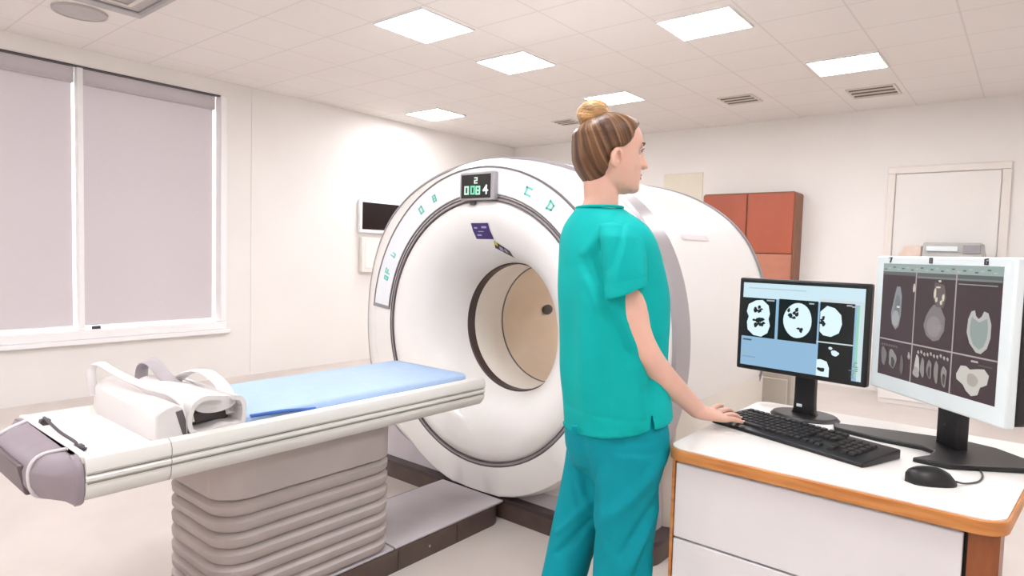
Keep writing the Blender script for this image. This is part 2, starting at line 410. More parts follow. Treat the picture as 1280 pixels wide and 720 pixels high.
for x0, x1, z0, z1 in ((-.53, -.028, -.18, .485), (-.012, .485, -.18, .485)):
    f = B(); box(f, x0, x1, -.146, -.13, z0, z1); obj('cabinet_door', f, M['cab'], t, bevel=.006)
f = B(); box(f, -.53, .485, -.146, -.13, -.55, -.19); obj('lower_panel', f, mat('terracotta_light', (182, 118, 94), .4, noise_amt=.04), t, bevel=.006)
# pale cupboard and grey device behind the desk
t = thing('storage_cupboard', 'tall beige cupboard against the back wall behind the big monitor', 'cupboard', (-.68, YB-.35, 0))
f = B(); box(f, -.42, .42, -.22, .22, 0, 1.40); obj('carcass', f, M['wall'], t, bevel=.006)
for s in (-1, 1):
    f = B(); box(f, min(s*.005, s*.41), max(s*.005, s*.41), -.236, -.22, .05, 1.38); dd = obj('cupboard_door', f, M['wall'], t, bevel=.004)
    f = B(); tube(f, [(s*.05, -.236, .7), (s*.05, -.262, .72), (s*.05, -.262, .82), (s*.05, -.236, .84)], .006); obj('handle', f, M['metal'], dd, smooth=True)
t = thing('desktop_printer', 'blurred grey office device standing on the beige cupboard', 'device', (-.66, YB-.36, 1.40))
f = B(); prism(f, [(-.16, -.17), (.32, -.17), (.32, .17), (-.16, .17)], .0, .15); 
for v in f.verts:
    if v.co.z > .1: v.co.x *= .93; v.co.y *= .9
obj('body', f, mat('device_grey', (176, 176, 172), .4, noise_amt=.03), t, bevel=.015)
f = B(); box(f, -.36, -.16, -.15, .15, .0, .12); 
for v in f.verts:
    if v.co.z > .1 and v.co.x < -.3: v.co.x += .06
obj('paper_tray', f, mat('device_beige', (214, 194, 180), .5, noise_amt=.03), t, bevel=.012)
f = B(); box(f, -.12, .12, -.185, -.165, .07, .115); obj('output_slot', f, M['silver'], t, bevel=.004)
f = B(); box(f, .16, .29, -.176, -.16, .05, .13); obj('control_panel', f, M['grey'], t, bevel=.004)
# low grey equipment cabinet behind the scanner
t = thing('equipment_cabinet', 'low tan-grey equipment cabinet showing between scanner and small monitor stand', 'cabinet', (-1.28, 4.28, 0))
f = B(); box(f, -.28, .20, -.25, .25, .02, .66); obj('body', f, mat('cabinet_tan', (186, 176, 164), .5, noise_amt=.02), t, bevel=.015)
f = B(); box(f, -.25, .17, -.262, -.25, .06, .62); obj('front_panel', f, mat('cabinet_tan_front', (196, 187, 176), .5, noise_amt=.02), t, bevel=.005)
f = B(); box(f, -.26, .18, -.23, .23, 0, .02); obj('base', f, M['dgrey'], t)

# ------------------------------------------------------------------ CT scanner gantry
G = thing('ct_scanner', 'large white ring-shaped CT scanner with round bore and grey side band', 'scanner', (-2.18, 2.40, 0))
CZ = .935
def ring(r, y, n=96, f=None):
    out = []
    for k in range(n):
        a = 2*PI*k/n; q = r*(f(a) if f else 1)
        out.append((q*math.cos(a), y, CZ+q*math.sin(a)))
    return out
otab = [(-90, .828), (-75, .845), (-60, .90), (-45, .97), (-35, 1.02), (-25, 1.035), (-17, 1.03), (0, 1.02), (20, 1.022), (28, 1.02), (36, 1.008), (47, .975), (58, .938), (69, .908), (82, .888), (90, .883)]
def outl(a):
    d = math.degrees(math.atan2(math.sin(a), abs(math.cos(a)))); return cint(otab, d)[0]
# flared front cover into the bore
prof = [(.668, .012), (.655, -.002), (.62, -.012), (.57, -.004), (.52, .018), (.47, .055), (.43, .10), (.40, .15), (.375, .21), (.36, .26), (.353, .30)]
f = B(); loft(f, [ring(r, y) for r, y in prof], cap=False); obj('front_cover', f, M['gwhite'], G, smooth=2)
f = B(); loft(f, [ring(r, y) for r, y in ((.353, .297), (.346, .303), (.346, .352), (.353, .36), (.36, .36), (.36, .297))], cap=False, loop=True)
obj('bore_lip', f, M['groove'], G, smooth=True)
f = B(); loft(f, [ring(r, y) for r, y in ((.350, .352), (.350, .60))], cap=False); obj('bore_liner', f, M['bore'], G, smooth=2)
f = B(); loft(f, [ring(r, y) for r, y in ((.350, .598), (.345, .60), (.345, .606), (.350, .608))], cap=False); obj('bore_seam', f, M['line'], G, smooth=2)
f = B(); loft(f, [ring(r, y) for r, y in ((.350, .606), (.350, 1.15), (.40, 1.35), (.50, 1.46), (.62, 1.49))], cap=False); obj('rear_bore_liner', f, M['bore2'], G, smooth=2)
f = B(); ellipsoid(f, (-.343, 1.07, CZ+.03), (.008, .06, .034)); obj('bore_port', f, M['groove'], G, smooth=True)
# grooves
for r0, r1, m in ((.669, .674, 'groovel'), (.686, .691, 'groovel')):
    f = B(); loft(f, [ring(r, y) for r, y in ((r0, .014), (r0, -.001), (r1, -.001), (r1, .014))], cap=False, loop=True); obj('groove_ring', f, M[m], G, smooth=True)
f = B(); loft(f, [ring(r, y) for r, y in ((.675, .02), (.675, .002), (.684, .002), (.684, .02))], cap=False, loop=True); obj('groove_spacer', f, M['ggrey'], G, smooth=True)
# front ring
prof = [(.692, .02), (.692, .0), (.825, .0), (.838, .006), (.846, .02), (.872, .04), (.884, .06), (.886, .10), (.70, .10)]
f = B(); loft(f, [ring(r, y, f=(lambda a, q=r: 1 if q < .84 else 1-(q-.84)/q*(.6 if math.sin(a) < -.5 else 0))) for r, y in prof], cap=False, loop=True)
for v in f.verts:
    if v.co.z < .112: v.co.z = .112 + (v.co.z-.112)*.1
obj('front_ring', f, M['gwhite'], G, smooth=True)
# control band, 6..174 degrees
def arc_band(r0, r1, a0, a1, y0, y1, n=60):
    bm = B(); rings = []
    for k in range(n+1):
        a = math.radians(a0+(a1-a0)*k/n); c, s = math.cos(a), math.sin(a)
        rings.append([(r*c, y, CZ+r*s) for r, y in ((r0, y1), (r0, y0), (r1, y0), (r1, y1))])
    loft(bm, rings); return bm
obj('control_band', arc_band(.705, .830, 6, 174, -.006, .004), M['gband'], G, smooth=True)
obj('band_edging', arc_band(.831, .839, 6, 174, -.008, .008), M['line'], G, smooth=True)
obj('band_edging', arc_band(.697, .704, 6, 174, -.008, .004), M['line'], G, smooth=True)
for a in (5.0, 173.7):
    obj('band_end_cap', arc_band(.697, .839, a, a+1.4, -.010, .004, 2), M['grey'], G)
def glyph(kind, ang, rad, s, m, parent, name='control_icon'):
    bm = B(); th = .003
    strokes = {'C': [((.8, .9), (0, .9)), ((0, .9), (0, 0)), ((0, 0), (.8, 0))], 'D': [((0, 0), (0, 1)), ((0, 1), (.7, .8)), ((.7, .8), (.7, .2)), ((.7, .2), (0, 0))],
               'O': [((0, 0), (0, 1)), ((0, 1), (.7, 1)), ((.7, 1), (.7, 0)), ((.7, 0), (0, 0))], 'F': [((0, 0), (0, 1)), ((0, 1), (.7, 1)), ((0, .5), (.6, .5))],
               'L': [((0, 1), (0, 0)), ((0, 0), (.7, 0)), ((.7, 0), (.7, .6))], 'I': [((.3, 0), (.3, 1))],
               '0': [((0, 0), (0, 1)), ((0, 1), (.6, 1)), ((.6, 1), (.6, 0)), ((.6, 0), (0, 0))], '1': [((.3, 0), (.3, 1)), ((.3, 1), (.1, .8))],
               '2': [((0, 1), (.6, 1)), ((.6, 1), (.6, .5)), ((.6, .5), (0, .5)), ((0, .5), (0, 0)), ((0, 0), (.6, 0))],
               '8': [((0, 0), (0, 1)), ((0, 1), (.6, 1)), ((.6, 1), (.6, 0)), ((.6, 0), (0, 0)), ((0, .5), (.6, .5))],
               '6': [((.6, 1), (0, .9)), ((0, .9), (0, 0)), ((0, 0), (.6, 0)), ((.6, 0), (.6, .5)), ((.6, .5), (0, .5))],
               '7': [((0, 1), (.7, 1)), ((.7, 1), (.25, 0))],
               '4': [((.5, 0), (.5, 1)), ((.5, 1), (0, .4)), ((0, .4), (.7, .4))]}[kind]
    for (ax, ay), (bx, by) in strokes:
        A_ = Vector((ax-.35, 0, ay-.5))*s; B_ = Vector((bx-.35, 0, by-.5))*s
        dv = (B_-A_); L_ = dv.length; w = s*.11
        box(bm, -w, L_+w, -th/2, th/2, -w, w, mtx=Matrix.Translation(A_) @ Matrix.Rotation(-math.atan2(dv.z, dv.x), 4, 'Y'))
    return bm
def icon(kind, ang, rad, s):
    bm = glyph(kind, ang, rad, s, None, None); a = math.radians(ang)
    bmesh.ops.transform(bm, matrix=Matrix.Translation((rad*math.cos(a), -.007, CZ+rad*math.sin(a))) @ Matrix.Rotation(PI/2-a, 4, 'Y'), verts=bm.verts)
    obj('control_icon', bm, M['teal_icon'], G)
for k, a, s in (('C', 66.5, .038), ('D', 55, .040), ('O', 125, .034), ('8', 116, .032), ('F', 158.5, .034), ('L', 150.5, .030), ('8', 161.5, .030), ('O', 30, .034), ('C', 21, .034)):
    icon(k, a, .765, s)
# display
dm = B(); box(dm, -.125, .112, -.03, .0, 1.602, 1.742); ds = obj('display_frame', dm, M['ggrey'], G, bevel=.006)
dm = B(); box(dm, -.112, .086, -.032, -.029, 1.612, 1.73); obj('display_screen', dm, mat('display_glass', (24, 22, 20), .3, noise_amt=.1), ds)
for ch, x, z, s, c in (('2', -.010, 1.700, .026, (225, 240, 230)), ('0', -.072, 1.652, .036, (205, 236, 222)), ('0', -.030, 1.652, .036, (120, 226, 180)),
                       ('8', .006, 1.650, .036, (180, 236, 210)), ('4', .055, 1.652, .038, (235, 240, 236))):
    bm = glyph(ch, 0, 0, s, None, None); bmesh.ops.transform(bm, matrix=Matrix.Translation((x, -.033, z)), verts=bm.verts)
    obj('display_digit', bm, scr(c, 1.), ds)
dm = B(); box(dm, -.06, -.03, -.022, -.008, 1.578, 1.596); obj('display_catch', dm, M['dgrey'], G, bevel=.003)
# stickers on the flare
def sticker(x0, x1, z0, z1, rot, mats, marks):
    # follow the flare depth at this radius
    cx, cz = (x0+x1)/2, (z0+z1)/2; r = math.hypot(cx, cz-CZ)
    bm = B(); 
    def yy(x, z):
        q = math.hypot(x, z-CZ); T = [(.353, .30), (.36, .26), (.375, .21), (.40, .15), (.43, .10), (.47, .055), (.52, .018), (.57, -.004), (.62, -.012)]
        return interp(T, q)[0]-.003
    N = 8
    def patch(u0, u1, v0, v1, mi, off):
        g = []
        for i in range(N+1):
            row = []
            for j in range(N+1):
                u = (u0+(u1-u0)*i/N)-.5; v = (v0+(v1-v0)*j/N)-.5
                x = u*(x1-x0); z = v*(z1-z0); xr = x*math.cos(rot)-z*math.sin(rot)+cx; zr = x*math.sin(rot)+z*math.cos(rot)+cz
                row.append(bm.verts.new((xr, yy(xr, zr)-off, zr)))
            g.append(row)
        for i in range(N):
            for j in range(N): bm.faces.new((g[i][j], g[i+1][j], g[i+1][j+1], g[i][j+1])).material_index = mi
    patch(0, 1, 0, 1, 0, 0)
    for m in marks: patch(*m[:4], m[4], .001)
    o = obj('warning_label' if len(mats) > 2 else 'purple_label', bm, mats, G); return o
sticker(-.068, .048, 1.408, 1.488, 0, [M['purple'], M['lab_light']], [(.12, .3, .65, .75, 1), (.55, .85, .68, .8, 1), (.15, .4, .2, .3, 1), (.3, .6, .45, .5, 1)])
sticker(.022, .112, 1.335, 1.378, -.6, [M['labblack'], M['yellow'], M['lab_light']], [(0, .2, .5, 1, 1), (.3, .5, .2, .7, 2), (.6, .75, .3, .8, 2)])
# housing: white shoulder, grey band, rear dome
def lrings(seq, n=128): return [ring(s, y, n, outl) for s, y in seq]
def clampz(bm, z0):
    for v in bm.verts:
        if v.co.z < z0: v.co.z = z0 + (v.co.z-z0)*.02
f = B(); rr = [ring(.80, .085, 128)] + lrings([(.93, .085), (.985, .09), (1.0, .105)]); loft(f, rr, cap=False); clampz(f, .108); obj('shoulder', f, M['gwhite'], G, smooth=2)
f = B(); loft(f, lrings([(1.0, .100), (1.016, .108), (1.016, .250), (.992, .262)]), cap=False); clampz(f, .108); obj('side_band', f, M['ggrey'], G, smooth=True)
f = B(); rr = lrings([(.990, .262), (.992, .6), (.992, 1.0), (.992, 1.34), (.985, 1.39), (.96, 1.44), (.90, 1.475), (.82, 1.49)])+[ring(.62, 1.49, 128)]
loft(f, rr, cap=False); clampz(f, .108); obj('rear_housing', f, M['gwhite'], G, smooth=2)
f = B(); loft(f, lrings([(.99, 1.36), (1.0, 1.362), (1.0, 1.376), (.985, 1.378)]), cap=False); clampz(f, .108); obj('rear_trim', f, M['grey'], G, smooth=True)
f = B(); g_ = []
for i_ in range(5):
    a = math.radians(29.2+1.8*i_/4); q = outl(a)*.9945
    g_.append([(q*math.cos(a), (.46+.32*k/6), CZ+q*math.sin(a)) for k in range(7)])
loft(f, g_, cap=False, closed=False); obj('dome_grey_patch', f, mat('faint_grey', (222, 214, 216), .4, noise_amt=.03), G)  # faint grey patch curved along the dome
# lower housing, cover and plinth
f = B(); ps = [(-.985, .106), (.985, .106), (.985, .66), (.97, .695), (.94, .70), (.70, .70), (.62, .62), (.50, .54), (.36, .46), (-.36, .46), (-.50, .54), (-.62, .62), (-.70, .70), (-.94, .70), (-.97, .695), (-.985, .66)]
loft(f, [[(x*s, y, z) for x, z in ps] for y, s in ((.27, .95), (.285, .985), (.32, 1), (1.42, 1), (1.455, .985), (1.47, .95))]); obj('pedestal_housing', f, M['gwhite2'], G, smooth=True)
f = B(); loft(f, [[(x*sx, y, z) for x, y in rrect(-.93, .93, y0, .30, .05)] for z, sx, y0 in ((.106, 1, .07), (.20, 1, .10), (.42, .98, .14))]); obj('base_cover', f, M['plate'], G, smooth=True)
f = B(); prism(f, rrect(-.99, .99, .02, 1.55, .12, 8), 0, .088); obj('plinth', f, M['plinth'], G, smooth=True)
f = B(); prism(f, rrect(-.995, .995, .012, 1.555, .125, 8), .086, .106); obj('plinth_lip', f, M['groove'], G, smooth=True)

# ------------------------------------------------------------------ patient table
T = thing('patient_table', 'long white patient table with ribbed grey lifting base before the scanner', 'patient table', (-2.21, 1.35, 0))
# platform
f = B(); prism(f, rrect(-.23, .23, -.52, 1.055, .09, 8), 0, .092)
obj('platform_skirt', f, M['plinth'], T, smooth=True)
f = B(); box(f, -.205, .225, .36, 1.055, .092, .104); box(f, -.205, .225, -.40, .352, .092, .104); obj('platform_plate', f, M['plate'], T, bevel=.004)
for y in (-.16, .37, .72):
    f = B(); box(f, .2285, .2325, y, y+.006, .004, .088); obj('skirt_joint', f, M['groove'], T)
for y in (.1, .55):
    f = B(); ellipsoid(f, (.231, y, .045), (.003, .006, .006)); obj('screw', f, M['grey'], T, smooth=True)
# ribbed base
f = B(); rings = []
zs = []
z = .104; pitch_ = .055
rings_spec = []
for k in range(7):
    z0 = .104+pitch_*k
    rings_spec += [(z0, -.014), (z0+.006, -.003), (z0+.016, .006), (z0+.040, .008), (z0+.049, .0)]
rings_spec += [(.489, -.012), (.495, .002), (.50, .008), (.66, .008)]
loft(f, [[(x, y, z) for x, y in rrect(-.222-o, .222+o, -.37-o, .355+o, .10+o, 8)] for z, o in rings_spec])
obj('ribbed_base', f, M['bellows'], T, smooth=True)
# table top: extruded profile (x,z) half then mirrored
half = [(0, .742), (.20, .744), (.245, .752), (.268, .768), (.288, .772), (.304, .764), (.312, .746), (.312, .728), (.306, .722), (.306, .717), (.311, .712), (.311, .704), (.305, .699), (.305, .694), (.308, .688), (.304, .668), (.288, .648), (.25, .638), (0, .634)]
prof = half + [(-x, z) for x, z in half[-2:0:-1]]
f = B(); loft(f, [[(x, y, z) for x, z in prof] for y in (-.78, -.565, .0, .79)]); 
# nose end rounding
loft_end = [[(x*s, .79+dy, .70+(z-.70)*sz) for x, z in prof] for s, dy, sz in ((1, 0, 1), (.985, .015, .96), (.95, .026, .86), (.90, .032, .7))]
f2 = loft(f, loft_end)
obj('table_top', f, M['tablew'], T, smooth=True)
f = B(); loft(f, [[(x*1.002, y, .70+(z-.70)*1.004) for x, z in prof] for y in (-.565, -.5625)]); obj('panel_seam', f, M['grey'], T)
for zz in (.7195, .6965):
    f = B(); box(f, .3045, .3075, -.775, .79, zz-.0015, zz+.0015); obj('side_groove', f, M['tline'], T)
f = B(); loft(f, [[(x, y, .7405) for x, y in rrect(-.225, .225, -.765, -.57, .012)], [(x, y, .750) for x, y in rrect(-.222, .222, -.762, -.573, .012)]]); obj('deck_panel', f, M['tabled'], T, smooth=True)
# foot-end cap
def caprow(zf): pass
f = B(); pl = [(.309, -.78), (.309, -.80), (.26, -.835), (.19, -.868), (.15, -.88), (-.15, -.88), (-.19, -.868), (-.26, -.835), (-.309, -.80), (-.309, -.78)]
rr = []
for z, s, dy in ((.634, .90, .05), (.645, .96, .022), (.68, .995, .004), (.72, 1., .0), (.745, .98, .014), (.762, .93, .035), (.768, .86, .07)):
    rr.append([(x*s, min(-.78, y+dy) if abs(x) < .308 else y, z) for x, y in pl])
loft(f, rr); cap_ = obj('end_cap', f, M['capgrey'], T, smooth=True, bevel=.004)
f = B(); box(f, -.145, .145, -.890, -.874, .648, .735); 
for v in f.verts:
    if v.co.z < .7: v.co.y += .018
obj('end_cap_insert', f, M['capdark'], cap_, bevel=.006)
for s in (-1, 1):
    f = B(); tube(f, smoothpath([(s*.165, -.825, .638), (s*.172, -.858, .655), (s*.174, -.872, .70), (s*.174, -.866, .742), (s*.172, -.838, .762), (s*.20, -.79, .772)], 5), .0042, flat=1.3)
    obj('end_cap_strap', f, M['capstrap'], cap_, smooth=True)
f = B(); box(f, -.30, .30, -.785, -.765, .748, .772); obj('cap_rail', f, M['tablew'], cap_, bevel=.006)
f = B(); tube(f, smoothpath([(-.20, -.735, .760), (-.19, -.742, .775), (-.02, -.75, .768), (.14, -.756, .772), (.17, -.758, .765), (.185, -.74, .757)], 6), .0045); obj('latch_rod', f, M['dgrey'], T, smooth=True)
for x, y in ((-.205, -.738), (.165, -.755)):
    f = B(); box(f, x-.014, x+.014, y-.014, y+.014, .745, .768); obj('latch_pad', f, M['dgrey'], T, bevel=.004)
# mattress
W_ = thing('table_mattress', 'light blue mattress lying along the patient table', 'mattress', (-2.21, 1.6, .744))
f = B(); rr = []
for z, o in ((.000, .012), (.004, 0), (.026, 0), (.034, .006), (.038, .02)):
    rr.append([(x, y, z + (.006 if abs(x) > .20 else 0)) for x, y in rrect(-.245+o, .245-o, -.565+o, .505-o, .03, 6)])
loft(f, rr)
obj('pad', f, M['mat'], W_, smooth=True)
f = B(); tube(f, [(.244, y, .012) for y in (-.53, .0, .48)], .0065); tube(f, [(-.244, y, .012) for y in (-.53, .0, .48)], .0065); obj('edge_piping', f, M['matedge'], W_, smooth=True)
f = B(); tube(f, smoothpath([(.246, -.54, .036), (.252, -.42, .033), (.258, -.33, .024), (.25, -.30, .02)], 5), .006); obj('loose_strap', f, M['matedge'], W_, smooth=True)
f = B(); box(f, .246, .262, -.48, -.36, .012, .018); obj('buckle', f, M['dgrey'], W_, bevel=.002)

# head support on the table
HS = thing('head_support', 'white padded head support wedge with strap loops on the patient table', 'head support', (-2.21, .80, .744))
f = B()
cs = [(-.030, .002), (-.031, .020), (-.030, .084), (-.024, .093), (.0, .106), (.03, .112), (.05, .10), (.06, .06), (.062, .002)]
loft(f, [[(x, y, z + (.012 if x < 0 else 0)*(1 if z > .05 else 0)) for y, z in cs] for x in (-.275, -.27, 0., .238, .242)])
obj('wedge_block', f, M['cushion'], HS, bevel=.006, smooth=True)
f = B(); loft(f, [[(.2405, y, z) for y, z in ((.025, .09), (.045, .094), (.055, .06), (.058, .004), (.045, .02))], [(.243, y, z) for y, z in ((.025, .09), (.045, .094), (.055, .06), (.058, .004), (.045, .02))]]); obj('side_lining', f, M['cushdark'], HS)
def strap(pts, w, th, name, m, parent=HS, axis=Vector((1, 0, 0))):
    bm = B(); P = smoothpath(pts, 7); rings = []
    for i, p in enumerate(P):
        t = (P[min(i+1, len(P)-1)]-P[max(i-1, 0)]).normalized(); a = (axis-t*axis.dot(t)).normalized(); n = t.cross(a)
        rings.append([tuple(p+a*w*math.cos(q)+n*th*math.sin(q)) for q in [2*PI*k/12 for k in range(12)]])
    loft(bm, rings); return obj(name, bm, m, parent, smooth=True)
# long strap loop from far left over the wedge to the roll
strap([(-.262, -.03, .07), (-.275, -.035, .12), (-.285, -.03, .158), (-.268, -.01, .172), (-.20, .0, .160), (-.09, .01, .146), (.04, .03, .132), (.13, .06, .122), (.19, .075, .090), (.225, .075, .045)], .014, .007, 'strap_loop', M['cushion'], axis=Vector((0, 1, .3)))
strap([(-.22, .11, .04), (-.24, .11, .12), (-.225, .115, .168), (-.17, .12, .176), (-.10, .13, .140), (-.03, .14, .112), (.03, .15, .10)], .022, .006, 'strap_loop', M['cushgrey'], axis=Vector((0, 1, .3)))
strap([(-.13, .15, .05), (-.10, .16, .105), (-.04, .19, .150), (.03, .215, .158), (.10, .23, .128), (.15, .235, .085), (.19, .23, .04)], .024, .006, 'strap_loop', M['cushion'], axis=Vector((0, 1, 0)))
# rolled cradle: open C-section sheet, axis across the table
def sheet(pts, th, x0, x1, name, m, parent):
    P = smoothpath([(0, y, z) for y, z in pts], 6); bm = B(); prof = []; inner = []
    for i, p in enumerate(P):
        t = (P[min(i+1, len(P)-1)]-P[max(i-1, 0)]).normalized(); n = Vector((0, -t.z, t.y))
        prof.append(p+n*th/2); inner.append(p-n*th/2)
    loop_ = prof+inner[::-1]
    rings = []
    for x, s in ((x0, .0), (x0+.006, 1), (x1-.006, 1), (x1, .0)):
        rings.append([(x, p.y, p.z) for p in loop_])
    loft(bm, rings); return obj(name, bm, m, parent, smooth=True)
sheet([(.175, .108), (.12, .118), (.085, .105), (.068, .070), (.068, .035), (.085, .012), (.13, .010), (.18, .018), (.225, .016), (.238, .032), (.240, .075), (.228, .100), (.205, .106)], .014, -.20, .245, 'cradle', M['cushion'], HS)
f = B(); loft(f, [[(x, .157+.066*math.cos(a)*(1-.0*abs(x)), .088+.026*math.sin(a)) for a in [2*PI*k/20 for k in range(20)]] for x in (-.19, -.18, .20, .22)]); obj('roll_cushion', f, M['cushion'], HS, smooth=True)
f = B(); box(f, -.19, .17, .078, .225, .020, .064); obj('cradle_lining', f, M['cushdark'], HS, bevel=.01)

# ------------------------------------------------------------------ desk
DX0, DX1, DY0, DY1, DZ = -.775, .0, 1.645, 2.45, .81
desk = thing('desk', 'white-topped control desk with oak edge and white drawers', 'desk', ((DX0+DX1)/2, (DY0+DY1)/2, 0))
hx, hy = (DX1-DX0)/2, (DY1-DY0)/2
def slant(pts): return [(x+(.075*(y+hy)/(2*hy)-.010 if x > 0 else 0), y) for x, y in pts]
f = B(); prism(f, slant(rrect(-hx+.006, hx-.006, -hy+.006, hy-.006, .05, 8)), DZ-.032, DZ); obj('desktop', f, M['desk'], desk, smooth=True)
f = B(); o_ = slant(rrect(-hx, hx, -hy, hy, .056, 8)); i_ = slant(rrect(-hx+.0062, hx-.0062, -hy+.0062, hy-.0062, .05, 8))
loft(f, [[(x, y, DZ-.036) for x, y in o_], [(x, y, DZ-.003) for x, y in o_], [(x, y, DZ-.002) for x, y in i_], [(x, y, DZ-.036) for x, y in i_]], cap=False, loop=True)
obj('oak_edging', f, M['wood'], desk, bevel=.003)
f = B(); box(f, -hx+.018, -hx+.026, -hy+.02, hy-.03, .0, DZ-.034); obj('side_panel', f, M['wood'], desk)
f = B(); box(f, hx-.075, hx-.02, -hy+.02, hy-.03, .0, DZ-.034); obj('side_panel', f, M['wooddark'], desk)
f = B(); box(f, -hx+.026, hx-.075, -hy+.045, hy-.04, .02, DZ-.036); obj('carcass', f, M['blackm'], desk)
for z0, z1 in ((.552, .764), (.302, .547), (.03, .297)):
    f = B(); box(f, -hx+.028, hx-.083, -hy+.022, -hy+.044, z0, z1); obj('drawer', f, M['drawer'], desk, bevel=.003)

# ------------------------------------------------------------------ screens
def content(items, W, H, y=-.0, name='screen_image', parent=None):
    bm = B(); mats = []; dep = 0
    for it in items:
        m = scr(*it[1]) if isinstance(it[1][0], tuple) else scr(it[1])
        if m not in mats: mats.append(m)
        mi = mats.index(m); dep += .00006; q = []
        if it[0] == 'r': u0, u1, v0, v1 = it[2:6]; q = [(u0, v0), (u1, v0), (u1, v1), (u0, v1)]
        elif it[0] == 'e':
            cu, cv, ru, rv = it[2:6]; wob = it[6] if len(it) > 6 else 0
            q = [(cu+ru*math.cos(a)*(1+wob*math.sin(3*a+cu*9)), cv+rv*math.sin(a)*(1+wob*math.cos(2*a+cv*7))) for a in [2*PI*k/28 for k in range(28)]]
        elif it[0] == 'p': q = it[2]
        q = [(min(1, max(0, u)), min(1, max(0, v))) for u, v in q]
        fc = bm.faces.new([bm.verts.new(((u-.5)*W, y-dep, (v-.5)*H)) for u, v in q]); fc.material_index = mi
    me = bpy.data.meshes.new(name); bm.normal_update()
    bm.to_mesh(me); bm.free()
    for m in mats: me.materials.append(m)
    o = bpy.data.objects.new(name, me); C.objects.link(o); o.parent = parent; return o
BK = (12, 12, 16); WH = (214, 236, 242); BL = (150, 190, 222); HD = (200, 226, 236); DK = (24, 26, 32)
# small monitor
m1 = thing('computer_monitor', 'black-framed monitor showing bright blue-white brain scans', 'monitor', (-.575, 2.30, DZ), 0)
a1 = math.atan2(-.064, .428)
f = B(); bmesh.ops.create_cone(f, cap_ends=True, segments=48, radius1=.112, radius2=.10, depth=.012)
bmesh.ops.transform(f, matrix=Matrix.Translation((0, 0, .006)) @ Matrix.Diagonal((1, .78, 1, 1)), verts=f.verts); obj('stand_base', f, M['black'], m1, bevel=.003, smooth=True)
f = B(); loft(f, [[(x*s, y+dy, z) for x, y in rrect(-.034, .034, -.014, .014, .006)] for z, s, dy in ((.010, 1.25, -.0), (.025, 1.05, 0), (.06, 1, 0), (.20, .98, 0))]); nk = obj('stand_neck', f, M['black'], m1, smooth=True, rotz=a1)
f = B(); box(f, -.022, -.004, -.016, -.0142, .035, .045); obj('neck_badge', f, M['silver'], nk)
hd = thing('display_head', '', '', (0, 0, 0)); del hd['label']; del hd['category']
hd.parent = m1; hd.location = (-.017, -.035, .304); hd.rotation_euler = (0, 0, a1)
f = B(); box(f, -.217, .217, -.018, .012, -.162, .162); obj('bezel', f, M['black'], m1, bevel=.006).matrix_parent_inverse = Matrix.Identity(4)
bz = m1.children[-1] if False else [o for o in m1.children if o.name.startswith('bezel')][0]
bz.location = hd.location; bz.rotation_euler = (0, 0, a1); bpy.data.objects.remove(hd)
f = B(); loft(f, [[(x*s, y, z*s) for x, z in rrect(-.17, .17, -.12, .12, .02)] for y, s in ((.010, 1), (.03, .9), (.04, .6))]); obj('back_shell', f, M['blackm'], bz, smooth=True)
it = [('r', (BL, .8), 0, 1, 0, 1), ('r', (HD, .9), 0, 1, .82, 1), ('r', ((190, 214, 224), .8), .05, .55, .93, .945),
      ('r', ((214, 226, 230), .8), .66, .98, .83, .86),
      ('r', (BK, .5), 0, .30, .35, .82), ('r', (BK, .5), .325, .65, .35, .83), ('r', (BK, .5), .665, .93, .39, .83), ('r', (BK, .5), .665, .93, 0, .375),
      ('r', ((205, 222, 222), .8), .65, .93, .375, .39), ('r', ((150, 214, 190), .8), .945, .965, .05, .8), ('r', ((210, 230, 234), .8), .965, 1, 0, .85),
      ('p', (WH, .95), [(.12, .79), (.18, .80), (.235, .74), (.25, .64), (.24, .58), (.255, .5), (.235, .41), (.18, .36), (.11, .37), (.055, .43), (.045, .52), (.06, .59), (.04, .65), (.055, .74)]),
      ('e', (WH, .95), .488, .595, .118, .20, .02), ('p', (WH, .95), [(.67, .72), (.72, .79), (.78, .77), (.83, .70), (.84, .60), (.82, .50), (.76, .45), (.70, .46), (.67, .5)]),
      ('p', (WH, .95), [(.66, .0), (.76, .0), (.76, .1), (.74, .17), (.69, .19), (.66, .18)])]
rnd = random.Random(3)
for cu, cv, n, su, sv in ((.14, .69, 7, .045, .03), (.15, .53, 12, .05, .04), (.45, .67, 9, .04, .05), (.52, .50, 3, .02, .02), (.69, .62, 6, .02, .04), (.70, .09, 7, .02, .03)):
    for k in range(n):
        it.append(('e', (DK, .5), cu+rnd.uniform(-su, su), cv+rnd.uniform(-sv, sv), rnd.uniform(.008, .02), rnd.uniform(.010, .026), .2))
for cu, cv in ((.27, .80), (.24, .80), (.60, .80), (.89, .81), (.93, .80)):
    it.append(('r', ((190, 200, 205), .7), cu-.02, cu+.02, cv-.008, cv+.008))
it += [('e', (WH, .9), .80, .275, .03, .03, .15), ('e', (WH, .9), .765, .325, .015, .015, .1), ('r', ((80, 110, 130), .6), .02, .10, .30, .32), ('r', ((170, 205, 196), .7), .02, .06, .16, .18),
       ('r', ((120, 160, 190), .8), .02, .14, .10, .11)]
for k in range(9): it.append(('r', ((150, 160, 165), .6), .91+rnd.uniform(0, .05), .93+rnd.uniform(0, .05), .02+k*.022, .03+k*.022))
content(it, .402, .292, -.0185, 'screen_image', bz)
